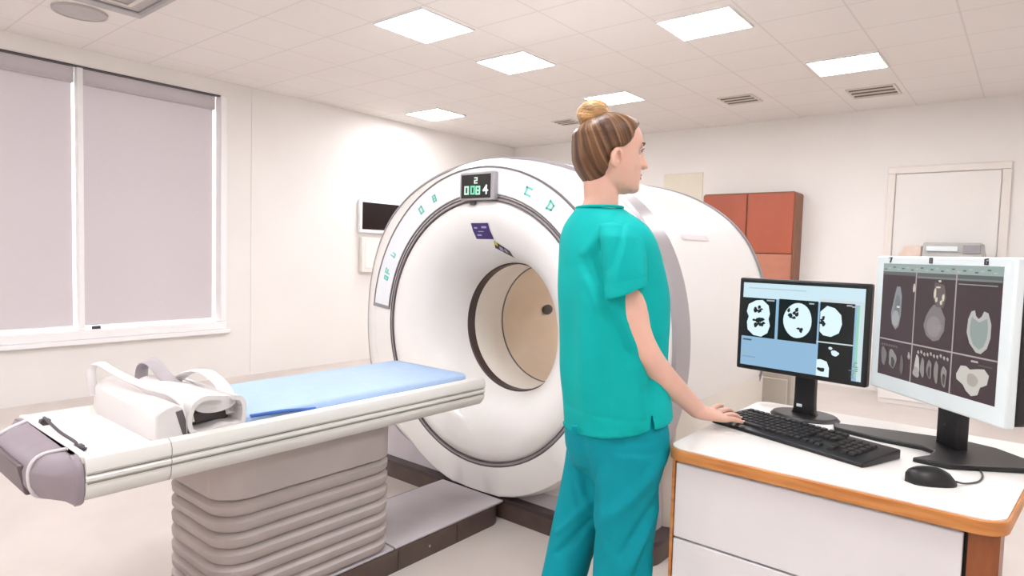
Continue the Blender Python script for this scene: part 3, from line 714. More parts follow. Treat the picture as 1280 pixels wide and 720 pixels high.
# large monitor
m2 = thing('medical_monitor', 'large silver-framed monitor showing dark grey body scans', 'monitor', (-.17, 2.14, DZ), 0)
a2 = math.atan2(-.365, .344)
def wp(x, y): return (x+.17, y-2.14)
f = B(); prism(f, [wp(*p) for p in ((-.470, 2.235), (-.455, 2.175), (-.33, 2.142), (-.22, 2.135), (-.185, 2.11), (-.190, 2.05), (-.222, 1.99), (-.14, 1.985), (.03, 2.10), (.045, 2.17), (-.05, 2.27), (-.14, 2.30), (-.30, 2.275))], 0, .014)
obj('stand_base', f, M['black'], m2, bevel=.004)
f = B(); loft(f, [[(x, y, z) for x, y in rrect(-.042, .042, -.018, .018, .008)] for z in (.012, .05, .22)]); nk = obj('stand_neck', f, M['black'], m2, smooth=True, loc=(.018, .055, 0), rotz=a2)
f = B(); ellipsoid(f, (-.005, -.0185, .075), (.004, .002, .004)); obj('neck_button', f, M['dgrey'], nk, smooth=True)
f = B(); box(f, -.25, .25, -.012, .012, -.2, .2); bz = obj('bezel', f, M['silver'], m2, bevel=.005, loc=(-.021, -.095, .353), rotz=a2)
f = B(); box(f, -.246, .246, .0125, .05, -.196, .196); obj('back_shell', f, M['black'], bz, bevel=.008)
f = B(); box(f, -.07, .07, .05, .12, -.10, .06); obj('stand_mount', f, M['blackm'], bz, bevel=.008)
MB = (58, 42, 46); MG = (150, 158, 156); ML = (160, 148, 148); MH = (140, 156, 152)
it = [('r', (MB, 1.), 0, 1, 0, 1), ('r', (MH, 1.), 0, 1, .93, 1), ('r', ((86, 88, 88), 1.), 0, 1, .90, .93), ('r', ((112, 118, 116), 1.), .34, 1, .885, .90),
      ('r', (ML, 1.), .325, .335, .0, 1), ('r', (ML, 1.), .665, .675, 0, 1), ('r', (ML, 1.), 0, 1, .318, .330),
      ('p', ((128, 130, 132), 1.), [(.15, .80), (.185, .80), (.205, .72), (.205, .55), (.19, .46), (.16, .42), (.12, .47), (.105, .56), (.12, .64), (.13, .70)]),
      ('e', ((104, 110, 114), 1.), .165, .60, .028, .13), ('e', ((150, 150, 152), 1.), .155, .52, .035, .07), ('r', ((210, 205, 196), 1.), .16, .19, .615, .63),
      ('p', ((118, 110, 110), 1.), [(.50, .68), (.56, .66), (.60, .58), (.60, .48), (.56, .40), (.51, .38), (.45, .42), (.42, .50), (.44, .58), (.47, .64)]),
      ('e', ((134, 126, 126), 1.), .51, .50, .06, .085), ('p', ((96, 84, 82), 1.), [(.50, .86), (.58, .84), (.60, .74), (.58, .66), (.52, .66), (.49, .74)])]
for x, y, a, b_ in ((.505, .77, .010, .045), (.575, .74, .010, .03), (.54, .87, .012, .01), (.56, .70, .01, .02), (.53, .82, .02, .008), (.52, .72, .01, .02)):
    it.append(('e', ((196, 188, 170), 1.), x, y, a, b_, .1))
for k in range(4): it.append(('p', ((150, 140, 140), 1.), [(.50, .50-.015*k), (.585, .515-.012*k), (.585, .518-.012*k), (.50, .503-.015*k)]))
it += [('p', ((172, 170, 166), 1.), [(.80, .66), (.825, .67), (.835, .63), (.855, .61), (.875, .63), (.89, .67), (.92, .66), (.945, .58), (.945, .48), (.925, .40), (.885, .355), (.85, .36), (.80, .42), (.775, .50), (.78, .60)]),
       ('p', ((134, 146, 142), 1.), [(.805, .62), (.835, .60), (.86, .585), (.885, .60), (.915, .62), (.925, .55), (.92, .47), (.90, .41), (.87, .385), (.83, .41), (.80, .48), (.795, .55)])]
for cu, cv, a, b_, g in ((.06, .17, .028, .085, 110), (.15, .16, .038, .085, 130), (.155, .13, .018, .05, 60), (.245, .13, .016, .09, 96), (.31, .22, .012, .03, 150),
                         (.39, .16, .022, .09, 176), (.385, .10, .028, .05, 150), (.44, .15, .018, .085, 130), (.50, .15, .022, .08, 120), (.50, .13, .010, .05, 60), (.56, .14, .018, .095, 126), (.625, .12, .022, .09, 130), (.625, .10, .012, .05, 70)):
    it.append(('e', ((g, g-4, g-6), 1.), cu, cv, a, b_, .18))
it.append(('p', ((186, 182, 174), 1.), [(.72, .17), (.75, .24), (.79, .245), (.82, .225), (.87, .24), (.92, .25), (.955, .21), (.945, .14), (.90, .11), (.885, .05), (.84, .03), (.80, .06), (.775, .10), (.725, .13)]))
it.append(('e', ((160, 152, 146), 1.), .84, .15, .04, .05, .1))
for k in range(22): it.append(('r', ((170, 172, 170) if k % 2 else (70, 74, 74), 1.), .02+k*.044, .045+k*.044, .945+.01*(k % 3), .955+.01*(k % 3)))
for k in range(10):
    it.append(('e', ((160, 154, 150), 1.), .40+k*.028, .27+.008*math.sin(k*2), .009, .014, .2))
for k in range(7): it.append(('e', ((96, 90, 90), 1.), .05+k*.024, .275, .010, .010, .2))
it += [('r', ((170, 162, 158), 1.), .83, .88, .285, .30), ('r', ((110, 100, 100), 1.), .88, .98, .27, .275), ('r', ((140, 150, 146), 1.), .70, .98, .855, .862), ('e', ((190, 180, 160), 1.), .33, .80, .010, .04, .1)]
content(it, .432, .332, -.0122, 'screen_image', bz).location.z = .012
for ch, x in (('7', -.185), ('0', -.02), ('6', .165)):
    bm = glyph(ch, 0, 0, .013, None, None); bmesh.ops.transform(bm, matrix=Matrix.Translation((x, -.013, .189)), verts=bm.verts)
    obj('bezel_mark', bm, M['dgrey'], bz)

# ------------------------------------------------------------------ keyboard, mouse
ka = math.radians(-18.8)
kb = thing('computer_keyboard', 'black full-size keyboard lying on the white desk', 'keyboard', (-.515, 2.0, DZ), ka)
f = B(); loft(f, [[(x, -.092, z) for x, z in ((-.245, 0), (.245, 0), (.245, .010), (-.245, .010))], [(x, -.07, z) for x, z in ((-.25, 0), (.25, 0), (.25, .016), (-.25, .016))],
                  [(x, .086, z) for x, z in ((-.25, 0), (.25, 0), (.25, .026), (-.25, .026))], [(x, .092, z) for x, z in ((-.245, 0), (.245, 0), (.245, .020), (-.245, .020))]])
obj('case', f, M['black'], kb, bevel=.003)
tilt = math.atan2(.010, .156)
def keymesh(w, d):
    bm = B(); loft(bm, [[(x*s, y*s, z) for x, y in rrect(-w/2, w/2, -d/2, d/2, .002, 2)] for z, s in ((0, 1), (.006, .84))]); bmesh.ops.recalc_face_normals(bm, faces=bm.faces[:])
    me = bpy.data.meshes.new('key'); bm.to_mesh(me); bm.free(); me.materials.append(M['key']); return me
kc = {}
def key(x, y, w, d):
    k = (round(w, 4), round(d, 4))
    if k not in kc: kc[k] = keymesh(w, d)
    o = bpy.data.objects.new('key', kc[k]); C.objects.link(o); o.parent = kb
    o.location = (x, y, .016+(y+.07)*.010/.156+.0005); o.rotation_euler = (tilt, 0, 0)
p = .0198
for r in range(6):
    y = -.056+r*.0245 + (.006 if r == 5 else 0)
    if r == 0: cols = [(i, 1) for i in (0, 1, 2)]+[(3, 5)]+[(i, 1) for i in (8, 9, 10, 11, 12, 13)]
    else: cols = [(i, 1) for i in range(14)]
    for c, wd in cols: key(-.232+p*(c+wd/2), y, p*wd-.002, .021)
    for c in (15, 16, 17):
        if r in (1, 5) or r == 0 or r in (3, 4): key(-.236+p*c, y, p-.002, .021) if (r != 1 or c == 16) else None
    for c in (19, 20, 21, 22):
        if r < 5 and not (r == 0 and c == 20): key(-.238+p*c, y, p-.002, .021)
ms = thing('computer_mouse', 'black corded computer mouse at the desk corner', 'mouse', (-.163, 1.832, DZ), math.radians(30))
f = B(); rr = []
for k in range(13):
    t = -1+2*k/12; w = .031*math.sqrt(max(0, 1-abs(t)**2.6))*(1-.12*t)+.002; h = .036*math.sqrt(max(0, 1-abs(t+.12)**2.4 if abs(t+.12) < 1 else 0))+.004
    rr.append([(.058*t, w*math.cos(a), max(0, h*math.sin(a))*(1) if math.sin(a) > 0 else 0) for a in [2*PI*q/24 for q in range(24)]])
for i, q in enumerate(rr): rr[i] = [(x, y, z+.0005*(j % 2)) for j, (x, y, z) in enumerate(q)]
loft(f, rr); bmesh.ops.remove_doubles(f, verts=f.verts[:], dist=.00001)
obj('shell', f, M['black'], ms, smooth=2)
f = B(); tube(f, [(-.045, 0, .0255), (-.030, 0, .0335), (-.008, 0, .0385)], .0012); obj('button_gap', f, M['dgrey'], ms, smooth=True)
f = B(); ellipsoid(f, (-.030, 0, .033), (.009, .003, .006)); obj('scroll_wheel', f, M['dgrey'], ms, smooth=True)
f = B(); tube(f, smoothpath([(.055, 0, .008), (.078, .004, .004), (.12, .03, .003), (.155, .08, .003), (.175, .14, .003), (.17, .20, .003)], 8), .0022); obj('cord', f, M['dgrey'], ms, smooth=True)

# ------------------------------------------------------------------ nurse
P0 = (-.974, 1.687, 0)
P = thing('person', 'person in teal scrubs with blond hair bun, standing with one hand on the desk', 'person', P0, math.radians(39.37))
FA = math.radians(25)   # torso faces right and slightly away, in the local frame (x right, y away)
fx = Vector((math.cos(FA), math.sin(FA), 0)); lf = Vector((-math.sin(FA), math.cos(FA), 0))

def solid(parts_bm, voxel, smooth_it, name, m, parent, disp=None, fac=.5):
    me = bpy.data.meshes.new('tmp'); bmesh.ops.recalc_face_normals(parts_bm, faces=parts_bm.faces[:])
    parts_bm.to_mesh(me); parts_bm.free(); o = bpy.data.objects.new('tmp', me); C.objects.link(o)
    r = o.modifiers.new('r', 'REMESH'); r.mode = 'VOXEL'; r.voxel_size = voxel
    s = o.modifiers.new('s', 'SMOOTH'); s.factor = fac; s.iterations = smooth_it
    dg = bpy.context.evaluated_depsgraph_get(); dg.update()
    me2 = bpy.data.meshes.new_from_object(o.evaluated_get(dg)); bpy.data.objects.remove(o)
    if disp:
        nrm = [v.normal.copy() for v in me2.vertices]
        for v, n in zip(me2.vertices, nrm): v.co = v.co + disp(v.co, n)
    me2.name = name; me2.materials.clear(); me2.materials.append(m)
    me2.polygons.foreach_set('use_smooth', [True]*len(me2.polygons)); me2.update()
    q = bpy.data.objects.new(name, me2); C.objects.link(q); q.parent = parent
    return q
def ov(c, a, b_, z, n=28, fa=None, tilt_=0, e=2.0):
    F_ = fx if fa is None else fa[0]; L_ = lf if fa is None else fa[1]; out = []
    for k in range(n):
        t = 2*PI*k/n; ct, st = math.cos(t), math.sin(t)
        ct = math.copysign(abs(ct)**(2/e), ct); st = math.copysign(abs(st)**(2/e), st)
        p_ = F_*(a*ct)+L_*(b_*st); out.append((c[0]+p_.x, c[1]+p_.y, z+tilt_*p_.x))
    return out
def cap_limb(bm, pts, rads, n=14, k=5):
    sp = smoothpath([(*p, ) for p in pts], k); rr = []
    for i in range(len(pts)-1):
        for j in range(k): rr.append(rads[i]+(rads[i+1]-rads[i])*(j/k))
    rr.append(rads[-1])
    # rounded ends
    d0 = (sp[0]-sp[1]).normalized(); d1 = (sp[-1]-sp[-2]).normalized()
    path = [sp[0]+d0*rr[0]*.85, sp[0]+d0*rr[0]*.5]+sp+[sp[-1]+d1*rr[-1]*.5, sp[-1]+d1*rr[-1]*.85]
    rs = [rr[0]*.45, rr[0]*.85]+rr+[rr[-1]*.85, rr[-1]*.45]
    tube(bm, path, rs, n)

# ---- head frame
HA = math.radians(8); hf = Vector((math.cos(HA), math.sin(HA), 0)); hl = Vector((-math.sin(HA), math.cos(HA), 0))
HO = Vector((-.03, .02, 0))
# z, front, back, half width
htab = [(1.528, .052, .020, .016), (1.536, .080, -.040, .034), (1.545, .0935, -.052, .044), (1.558, .094, -.062, .052), (1.575, .0955, -.071, .058), (1.60, .097, -.081, .064), (1.625, .095, -.090, .068),
        (1.645, .0955, -.092, .070), (1.662, .0965, -.093, .072), (1.685, .0995, -.093, .074), (1.705, .096, -.092, .0745), (1.725, .086, -.079, .071), (1.742, .069, -.062, .062), (1.755, .048, -.043, .048), (1.764, .022, -.030, .028), (1.767, .005, -.010, .010)]
def headpt(z, t, off=0):
    fr, bk, w = cint(htab, z); c = (fr+bk)/2; a = (fr-bk)/2+off; w = w+off
    ct, st = math.cos(t), math.sin(t); e = 2.3
    ct2 = math.copysign(abs(ct)**(2/e), ct); st2 = math.copysign(abs(st)**(2/e), st)
    if ct > 0: st2 *= 1-.10*ct*ct
    return HO + hf*(c+a*ct2) + hl*(w*st2) + Vector((0, 0, z))
skin = B()
zs = [1.528+(1.767-1.528)*k/44 for k in range(45)]
loft(skin, [[tuple(headpt(z, 2*PI*k/40)) for k in range(40)] for z in zs])
def H(x, y, z): return HO + hf*x + hl*y + Vector((0, 0, z))
def hloft(spec):     # small lofts in head space: rows of (z, xfront, xback, halfwidth)
    loft(skin, [[tuple(H(xb+(xf-xb)*max(0, math.cos(t)) if math.cos(t) > 0 else xb, w*math.sin(t), z)) for t in [2*PI*k/16+.01 for k in range(16)]] for z, xf, xb, w in spec])
hloft([(1.606, .098, .080, .008), (1.609, .110, .080, .015), (1.614, .119, .080, .016), (1.620, .1225, .080, .0145), (1.627, .1195, .080, .0115), (1.64, .1125, .080, .0085), (1.655, .1055, .080, .0075), (1.667, .1005, .080, .009), (1.674, .0985, .08, .010)])
hloft([(1.666, .096, .07, .045), (1.673, .1005, .07, .046), (1.681, .1015, .07, .045), (1.69, .100, .07, .04)])      # brow ridge
ellipsoid(skin, H(.072, 0, 1.545), (.024, .020, .014))                                            # chin
ellipsoid(skin, H(.088, 0, 1.590), (.0145, .020, .0075)); ellipsoid(skin, H(.087, 0, 1.577), (.0135, .017, .0075))
for s in (-1, 1):
    ellipsoid(skin, H(.050, s*.040, 1.612), (.028, .016, .026))                                    # cheek
    ellipsoid(skin, H(.110, s*.012, 1.611), (.008, .006, .006))                                    # nostril wing
    tube(skin, [tuple(H(.0, s*.045, 1.582)), tuple(H(.035, s*.037, 1.560)), tuple(H(.070, s*.018, 1.546))], [.015, .015, .014], 12)   # jaw
# neck
tube(skin, [tuple(H(-.022, 0, 1.60)), tuple(H(-.024, 0, 1.55)), (-.052, .01, 1.505), (-.060, .004, 1.47), (-.06, 0, 1.42)], [.055, .053, .052, .056, .07], 24)
# torso and legs, hidden under the scrubs but one continuous body
loft(skin, [ov((c, 0), a, b_, z) for z, c, a, b_ in ((1.46, -.055, .045, .08), (1.43, -.05, .060, .115), (1.38, -.045, .080, .14), (1.25, -.02, .10, .145), (1.08, -.01, .085, .125), (.95, -.0, .095, .15), (.82, .01, .09, .15), (.74, .01, .06, .12))])
hipL, hipR = Vector((-.03, .085, .80)), Vector((.045, -.085, .80))
kneeL, kneeR = Vector((-.09, .085, .47)), Vector((.034, -.09, .47)); ankL, ankR = Vector((-.165, .08, .09)), Vector((.01, -.09, .09))
for h_, k_, a_ in ((hipL, kneeL, ankL), (hipR, kneeR, ankR)):
    cap_limb(skin, [h_, k_, (k_*.6+a_*.4), a_], [.075, .050, .050, .034])
    cap_limb(skin, [a_+Vector((-.02, -.01, -.045)), a_+fx*.07+Vector((0, 0, -.055)), a_+fx*.13+Vector((0, 0, -.062))], [.032, .034, .024])
# right arm (near): shoulder, elbow, wrist
SH = Vector((-.012, -.130, 1.380)); EL = Vector((.048, -.165, 1.070)); WR = Vector((.268, .0, .872))
cap_limb(skin, [SH, SH*.5+EL*.5, EL*.8+SH*.2, EL*.82+WR*.12+SH*.06, EL*.66+WR*.34, EL*.3+WR*.7, WR*.97+EL*.03], [.036, .045, .0415, .0405, .0385, .031, .0265], 20)
# left arm (far side), hanging
SL = Vector((-.095, .125, 1.375)); ELL = Vector((-.05, .185, 1.09)); WL = Vector((.03, .195, .86))
cap_limb(skin, [SL, SL*.5+ELL*.5, ELL, ELL*.6+WL*.4, WL], [.036, .040, .036, .034, .025], 16)
def hand(bm, wrist, hd_, sd, up, knz, lens, spread, droop, thumb):
    # hd_: finger direction, sd: towards the thumb, up: back of hand
    K = wrist+hd_*.092
    rings = []
    for t, w, th, dz in ((-.012, .026, .023, .002), (.014, .031, .0225, .0), (.05, .040, .0195, 0), (.084, .045, .0165, 0), (.102, .042, .012, -.001)):
        c = wrist+hd_*t+up*dz
        rings.append([tuple(c+sd*w*math.cos(q)+up*th*math.sin(q)) for q in [2*PI*k/20 for k in range(20)]])
    loft(bm, rings)
    tips = []
    for i, (off, base, L_) in enumerate(zip((.034, .012, -.012, -.034), (.002, .006, .002, -.010), lens)):
        d = (hd_+sd*spread[i]).normalized(); b0 = K+sd*off+hd_*base; pts = [b0-hd_*.02]; rr_ = [.0095]
        cur = b0; ang = droop[i][0]
        pts.append(cur); rr_.append(.0092)
        for seg_, da, r in zip((.42, .32, .26), droop[i], (.0088, .0080, .0068)):
            ang = da; cur = cur+(d*math.cos(ang)-up*math.sin(ang))*L_*seg_; pts.append(cur); rr_.append(r)
        cap_limb(bm, pts, rr_, 12, 4); tips.append((pts[-1], d, ang))
    pts = [wrist+hd_*.02+sd*.014]+[wrist+hd_*a+sd*b_+up*c for a, b_, c in thumb]
    cap_limb(bm, pts, [.014, .0115, .0095, .0080][:len(pts)], 12, 4)
    return tips
hd_ = (Vector((.352, .052, .848))-WR).normalized(); sd_ = Vector((-.52, .85, .20)); sd_ = (sd_-hd_*sd_.dot(hd_)).normalized(); up_ = hd_.cross(sd_); 
if up_.z < 0: up_ = -up_
tips = hand(skin, WR, hd_, sd_, up_, 0, (.080, .088, .082, .066), (.30, .12, -.08, -.26),
            ((-.45, -.20, .05), (-.42, -.12, .22), (-.38, -.06, .26), (-.26, -.05, .12)), [(.045, .040, -.012), (.070, .056, -.016), (.092, .062, -.012)])
hdl = Vector((.35, .05, -.93)).normalized(); sdl = Vector((.9, .1, .35)); sdl = (sdl-hdl*sdl.dot(hdl)).normalized(); upl = hdl.cross(sdl)
if upl.y < 0: upl = -upl
hand(skin, WL, hdl, sdl, upl, 0, (.068, .076, .071, .057), (.04, .0, -.03, -.08), ((.2, .4, .3), (.25, .45, .35), (.3, .5, .35), (.35, .5, .4)), [(.04, .038, -.01), (.065, .046, -.018), (.085, .045, -.024)])
# ear volume
for s in (-1, 1):
    c = H(-.004, s*.078, 1.628); 
    R_ = Matrix.Rotation(HA, 3, 'Z') @ Matrix.Rotation(s*-.28, 3, 'Z') @ Matrix.Rotation(.22, 3, 'Y')
    ellipsoid(skin, c, (.0185, .0095, .030), R_); ellipsoid(skin, c+Vector((0, 0, -.022)), (.009, .007, .010), R_)
def ear_disp(p_, n):
    d = Vector((0, 0, 0))
    q = p_-HO; x = q.dot(hf); y = q.dot(hl); z = q.z
    if abs(y) > .066 and abs(x) < .03 and 1.59 < z < 1.66:      # hollow of the ear
        ex, ez = (x-.004)/.0095, (z-1.628)/.015; r_ = ex*ex+ez*ez
        d -= hl*(.019 if y > 0 else -.019)*math.exp(-r_*r_*1.1)
    # eye sockets
    for s in (-1, 1):
        ex, ey, ez = (x-.088)/.016, (y-s*.032)/.016, (z-1.655)/.012; r_ = ex*ex+ey*ey+ez*ez
        d -= n*.0075*math.exp(-r_)
    if x > .07: # mouth line
        d -= n*.0035*math.exp(-((z-1.5835)/.0022)**2)*math.exp(-(y/.022)**2)
        d -= n*.002*math.exp(-((z-1.564)/.005)**2)*math.exp(-(y/.02)**2)
    return d
body = solid(skin, .0034, 4, 'body', M['skin'], P, ear_disp)
# eyes, brows, lips
for s in (-1, 1):
    f = B(); ellipsoid(f, H(.0765, s*.030, 1.655), (.0125, .0125, .0125)); obj('eye', f, M['eye'], P, smooth=True)
    f = B(); ellipsoid(f, H(.085, s*.0315, 1.655), (.0055, .0055, .0055)); obj('iris', f, M['iris'], P, smooth=True)
    f = B(); tube(f, smoothpath([tuple(H(.100, s*.012, 1.676)), tuple(H(.0985, s*.030, 1.680)), tuple(H(.085, s*.047, 1.677))], 5), [.0015]+[.0022]*9+[.001], 8); obj('eyebrow', f, M['brow'], P, smooth=True)
    f = B(); tube(f, smoothpath([tuple(H(.095, s*.019, 1.656)), tuple(H(.0925, s*.031, 1.6625)), tuple(H(.080, s*.044, 1.657))], 5), .0022, 8); obj('eyelid', f, M['skin'], P, smooth=True)
    f = B(); tube(f, smoothpath([tuple(H(.0935, s*.021, 1.659)), tuple(H(.0965, s*.032, 1.6635)), tuple(H(.084, s*.045, 1.6575))], 5), .0011, 6); obj('eyelashes', f, M['brow'], P, smooth=True)
f = B()
for zc, xx, th in ((1.5885, .0985, .0042), (1.5785, .0965, .0048)):
    tube(f, smoothpath([tuple(H(xx-.017, -.021, 1.5835)), tuple(H(xx-.004, -.011, zc)), tuple(H(xx, 0, zc)), tuple(H(xx-.004, .011, zc)), tuple(H(xx-.017, .021, 1.5835))], 5), [.001]+[th*.8]*5+[th]*10+[th*.8]*4+[.001], 10)
obj('lips', f, M['lip'], P, smooth=True)
for tp, d, ang in tips:
    f = B(); ellipsoid(f, tp+up_*.0052+d*.002, (.0065, .0048, .0016), Matrix.Rotation(math.atan2(d.y, d.x), 3, 'Z')); obj('fingernail', f, M['nail'], P, smooth=True)
# hair cap: skull surface pushed outwards behind the hairline
hline = [(1.53, -.10), (1.548, -.056), (1.565, -.038), (1.59, -.026), (1.62, -.022), (1.645, -.018), (1.655, .0), (1.662, .022), (1.675, .038), (1.69, .048), (1.71, .054), (1.73, .072), (1.745, .082), (1.77, .12)]
BC = H(-.052, 0, 1.765)
f = B(); rr = []; zz = [1.535+(1.767-1.535)*k/90 for k in range(91)]
uvl = f.loops.layers.uv.new('UVMap')
ax = Vector((-.45, 0, .9)).normalized()
for z in zz:
    row = []
    for k in range(120):
        t = 2*PI*k/120; p_ = headpt(z, t); q = p_-HO; x = q.dot(hf); y = q.dot(hl)
        hx_ = interp(hline, z)[0]
        if z < 1.66 : hx_ = hx_ + .006*noise.noise(Vector((z*60, t*2, 1)))
        s = (hx_ - x)/.014; s = max(0, min(1, s*.5+.5)); s = s*s*(3-2*s)
        zl = max(0, min(1, (z-1.540-.006*noise.noise(Vector((t*5, 0, 2))))/.012))
        zt = max(0, min(1, (z-1.538)/.055))**.7
        off = -.007 + (.009+.010*zt+.010*zt*max(0, min(1, (-.02-x)/.06)))*s*zl
        # strand ridges
        dq = p_-BC; ph = math.atan2(dq.dot(hl), dq.dot(hf)+dq.z*.45); 
        off += .0028*s*noise.noise(Vector((ph*9, dq.length*5, 0)))+.0014*s*noise.noise(Vector((ph*24, dq.length*6, 3)))
        row.append(tuple(headpt(z, t, off)))
    rr.append(row)
loft(f, rr)
for fc in f.faces:
    us = []
    for l in fc.loops:
        dq = l.vert.co-BC; us.append(math.atan2(dq.dot(hl), dq.dot(hf)+dq.z*.45)/(2*PI))
    mx_ = max(us)
    for l, u in zip(fc.loops, us):
        if mx_-u > .5: u += 1
        l[uvl].uv = (u, (l.vert.co-BC).length*6)
obj('hair', f, M['hair'], P, smooth=2)
# bun: twisted coil
f = B(); bc = H(-.056, 0, 1.765)
Rb = Matrix.Rotation(HA, 3, 'Z') @ Matrix.Rotation(-.28, 3, 'Y')
rings = []
for i in range(15):
    v = -1.35+2.7*i/14; cr, sr = math.cos(v)**.8, math.sin(v)
    row = []
    for k in range(48):
        u = 2*PI*k/48; q = 1+.055*math.sin(4*u+5*v)+.03*noise.noise(Vector((math.cos(u)*2, math.sin(u)*2, v*3)))+.018*math.sin(11*u+9*v)
        row.append(tuple(bc+Rb @ Vector((.049*cr*math.cos(u)*q, .046*cr*math.sin(u)*q, (.043*sr-.003)*(1+.05*math.sin(3*u))))))
    rings.append(row)
loft(f, rings); obj('hair_bun', f, M['bun'], P, smooth=2)
f = B(); tube(f, [tuple(H(-.046, 0, 1.762)+Rb @ Vector((.034*math.cos(a), .034*math.sin(a), -.012))) for a in [2*PI*k/24 for k in range(25)]], .006, 8); obj('hair_tie', f, M['brow'], P, smooth=True)

# ---- clothing
def folds(lst, nz=.004, nsc=(5, 5, 2.2), seed=0):
    def fn(p_, n):
        d = nz*noise.noise(Vector((p_.x*nsc[0]+seed, p_.y*nsc[1], p_.z*nsc[2])))*1.6
        for a, b_, w, amp in lst:
            a2_, b2_, q2 = V((a.x, 0, a.z)), V((b_.x, 0, b_.z)), V((p_.x, 0, p_.z)); ab = b2_-a2_; t = max(0, min(1, (q2-a2_).dot(ab)/ab.length_squared)); dd = (q2-(a2_+ab*t)).length/w*(1 if p_.y < 0 else 1+p_.y*30)
            d += amp*math.exp(-dd*dd)*(.35+.65*math.sin(PI*(.1+.8*t)))
        return n*d
    return fn
V = Vector
top = B()
ttab = [(.838, .014, .146, .190), (.90, .010, .147, .190), (.98, .000, .149, .185), (1.08, .0, .150, .182), (1.16, -.002, .150, .184), (1.24, -.010, .146, .188), (1.32, -.024, .128, .190), (1.38, -.036, .112, .188),
        (1.42, -.044, .097, .172), (1.445, -.050, .084, .148), (1.465, -.054, .072, .115), (1.480, -.057, .064, .088), (1.486, -.058, .058, .078)]
NZ = 40; rr = []
for k in range(NZ+1):
    z = .838+(1.486-.838)*k/NZ; c, a, b_ = cint(ttab, z)
    ring_ = ov((c, 0), a, b_, z, 64, e=2.25)
    rr.append([(x, y, zq+(.030*(x-.02)/.15 if k == 0 else .030*(x-.02)/.15*max(0, 1-k/8))) for x, y, zq in ring_])
loft(top, rr)
def sleeve(bm, pts, rads, tilt_=0.):
    rings = []
    for (c, r) in zip(pts, rads):
        c = V(c); rings.append([(c.x+r[0]*math.cos(t), c.y+r[1]*math.sin(t), c.z+r[2]*math.cos(t)) for t in [2*PI*k/32 for k in range(32)]])
    loft(bm, rings)
tf = [(V((-.030, -.17, 1.455)), V((-.085, -.19, 1.34)), .009, -.007), (V((-.085, -.19, 1.34)), V((-.055, -.19, 1.22)), .010, -.008), (V((-.060, -.17, 1.445)), V((-.115, -.19, 1.33)), .011, .004), (V((-.115, -.19, 1.33)), V((-.03, -.19, 1.12)), .010, -.006), (V((-.10, -.19, 1.27)), V((-.0, -.19, 1.06)), .010, .005),
      (V((-.09, -.16, 1.33)), V((.02, -.19, 1.05)), .018, -.010),
      (V((-.055, -.18, 1.27)), V((.06, -.19, 1.0)), .018, .009), (V((-.10, -.14, 1.20)), V((-.09, -.15, .90)), .026, .007), (V((-.05, -.18, 1.10)), V((-.03, -.18, .86)), .02, -.007),
      (V((.02, -.19, 1.15)), V((.05, -.18, .87)), .022, .008), (V((.09, -.15, 1.1)), V((.08, -.15, .86)), .018, -.008), (V((-.14, -.08, 1.3)), V((-.13, -.1, .9)), .02, -.004),
      
      (V((.10, -.13, 1.02)), V((-.02, -.19, 1.10)), .016, -.006), (V((-.14, -.05, .885)), V((.1, -.18, .885)), .006, -.002)]
f_disp = folds([(a, b_, w, m*1.3) for a, b_, w, m in tf], .0085, (6, 6, 2.0))
tun = solid(top, .005, 6, 'scrub_top', M['scrub'], P, f_disp)
SLV = [([(-.030, -.075, 1.440), (-.020, -.110, 1.428), (-.012, -.138, 1.395), (-.005, -.158, 1.34), (-.002, -.170, 1.29), (-.001, -.178, 1.240)],
        [(.040, .05, 0), (.056, .054, .0), (.063, .058, .0), (.061, .058, .004), (.058, .057, .014), (.057, .057, .022)]),
       ([(-.07, .075, 1.440), (-.085, .108, 1.426), (-.092, .132, 1.390), (-.086, .150, 1.34), (-.078, .165, 1.29), (-.072, .172, 1.242)],
        [(.040, .05, 0), (.058, .054, .0), (.062, .058, .0), (.060, .058, .004), (.058, .056, .010), (.056, .055, .012)])]
sf = [(V((.0, 0, 1.44)), V((-.035, 0, 1.27)), .010, .005), (V((-.012, 0, 1.43)), V((-.052, 0, 1.30)), .008, -.005), (V((.02, 0, 1.40)), V((.018, 0, 1.25)), .010, -.004),
      (V((.045, 0, 1.38)), V((.040, 0, 1.25)), .010, .004), (V((-.06, 0, 1.262)), V((.06, 0, 1.29)), .005, -.0015)]
for pts_, rds_ in SLV:
    sb = B(); sleeve(sb, pts_, rds_); solid(sb, .004, 5, 'sleeve', M['scrub'], P, folds(sf, .003, (8, 8, 3), 2))
# side vent of the tunic and neckline binding
cut = bpy.data.meshes.new('cut'); cb = B(); c0 = V((.088, -.16, .895)); 
loft(cb, [[tuple(c0+V((x, 0, z))+fx*0+V((0, y, 0))) for x, z in ((-.001, .0), (.002, .0), (.020, -.09), (-.014, -.09))] for y in (-.06, .045)]); bmesh.ops.recalc_face_normals(cb, faces=cb.faces[:]); cb.to_mesh(cut); cb.free()
cu = bpy.data.objects.new('cut', cut); C.objects.link(cu); cu.matrix_world = P.matrix_basis.copy()
bpy.context.view_layer.update()
bo = tun.modifiers.new('cut', 'BOOLEAN'); bo.operation = 'DIFFERENCE'; bo.object = cu; bo.solver = 'EXACT'
dg = bpy.context.evaluated_depsgraph_get(); dg.update()
nm = bpy.data.meshes.new_from_object(tun.evaluated_get(dg)); tun.modifiers.clear(); tun.data = nm; bpy.data.objects.remove(cu)
f = B(); rg = ov((-.058, 0), .060, .080, 1.484, 40, e=2.2); tube(f, rg+[rg[0]], .0045, 8); obj('neckline', f, M['scrub'], P, smooth=2)
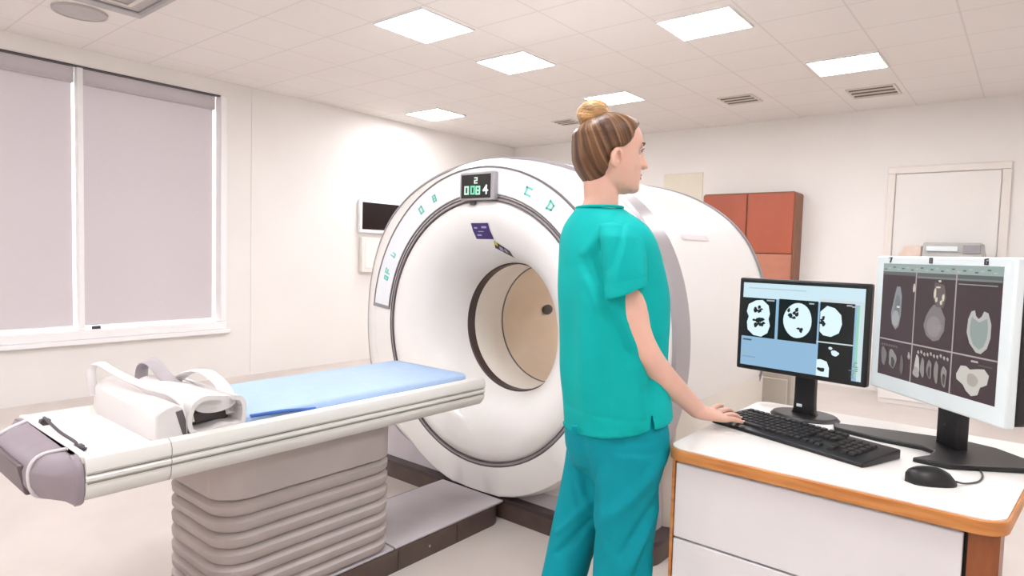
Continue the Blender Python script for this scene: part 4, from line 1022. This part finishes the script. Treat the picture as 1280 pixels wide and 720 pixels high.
# trousers
tr = B()
loft(tr, [ov((c, 0), a, b_, z, 48) for z, c, a, b_ in ((.93, .008, .115, .160), (.88, .010, .132, .172), (.82, .013, .140, .180), (.75, .014, .134, .180), (.70, .012, .115, .172), (.66, .010, .08, .14))])
def leg(bm, pts, rads):
    rings = []
    sp = []
    zz_ = [pts[0][2]+(pts[-1][2]-pts[0][2])*k/16 for k in range(17)]
    tab = sorted([(p_[2], p_[0], p_[1], r[0], r[1]) for p_, r in zip(pts, rads)])
    for z in zz_:
        x, y, a, b_ = cint(tab, z); rings.append(ov((x, y), a, b_, z, 36))
    loft(bm, rings)
leg(tr, [(.045, -.085, .78), (.042, -.088, .64), (.034, -.09, .50), (.024, -.09, .36), (.016, -.09, .20), (.01, -.09, .035)], [(.100, .095), (.096, .090), (.088, .084), (.082, .080), (.084, .082), (.088, .086)])
leg(tr, [(-.02, .085, .78), (-.045, .085, .64), (-.075, .085, .50), (-.108, .083, .36), (-.14, .08, .20), (-.165, .08, .035)], [(.100, .092), (.088, .086), (.078, .080), (.072, .076), (.076, .078), (.082, .082)])
pf = [(V((-.10, -.12, .80)), V((-.06, -.12, .60)), .018, -.012), (V((.14, -.15, .78)), V((-.02, -.18, .60)), .020, .011), (V((.16, -.12, .70)), V((.02, -.19, .50)), .018, -.012),
      (V((.13, -.16, .66)), V((.03, -.19, .44)), .018, .011), (V((.10, -.17, .52)), V((.02, -.18, .30)), .018, -.010), (V((-.12, -.02, .66)), V((-.08, -.03, .56)), .014, -.006),
      (V((-.15, -.0, .46)), V((-.06, .0, .58)), .014, .006), (V((-.15, .0, .40)), V((-.05, .0, .52)), .016, -.009), (V((.12, -.14, .45)), V((.06, -.18, .25)), .016, .008),
      (V((-.04, -.17, .72)), V((-.03, -.16, .50)), .014, .008), (V((.13, -.1, .60)), V((.12, -.12, .35)), .02, .006), (V((-.14, -.05, .82)), V((.12, -.19, .82)), .012, -.004),
      (V((.15, -.10, .15)), V((-.05, -.18, .10)), .014, .007), (V((-.22, .0, .14)), V((-.08, .0, .10)), .014, .007)]
solid(tr, .005, 6, 'trousers', M['trouser'], P, folds([(a, b_, w*1.0, m*1.2) for a, b_, w, m in pf], .007, (6, 6, 3), 4))
f = B(); box(f, -.130, -.112, -.105, -.096, .815, .845); 
obj('waistband_tab', f, M['trouser'], P, bevel=.003)
for a_ in (ankL, ankR):
    f = B(); rings = []
    for z, s, o in ((.0, 1.0, 0), (.012, 1.03, 0), (.03, 1.0, 0), (.05, .90, -.01), (.07, .72, -.03), (.085, .5, -.05)):
        c = a_+fx*(.045+o)
        rings.append([(c.x+(fx*.135*s*math.cos(t)+lf*.048*s*math.sin(t)*(1+.12*math.cos(t))).x, c.y+(fx*.135*s*math.cos(t)+lf*.048*s*math.sin(t)*(1+.12*math.cos(t))).y, z) for t in [2*PI*k/30 for k in range(30)]])
    loft(f, rings); obj('shoe', f, M['shoe'], P, smooth=True)

# ------------------------------------------------------------------ daylight and view
wd = bpy.data.worlds.new('world'); bpy.context.scene.world = wd; wd.use_nodes = True
wd.node_tree.nodes['Background'].inputs[0].default_value = (.97, .97, 1, 1)
wd.node_tree.nodes['Background'].inputs[1].default_value = 2.3
sc = bpy.context.scene
sc.view_settings.view_transform = 'Standard'; sc.view_settings.look = 'None'; sc.view_settings.gamma = 1
sc.view_settings.exposure = 0.94; sc.view_settings.use_curve_mapping = False
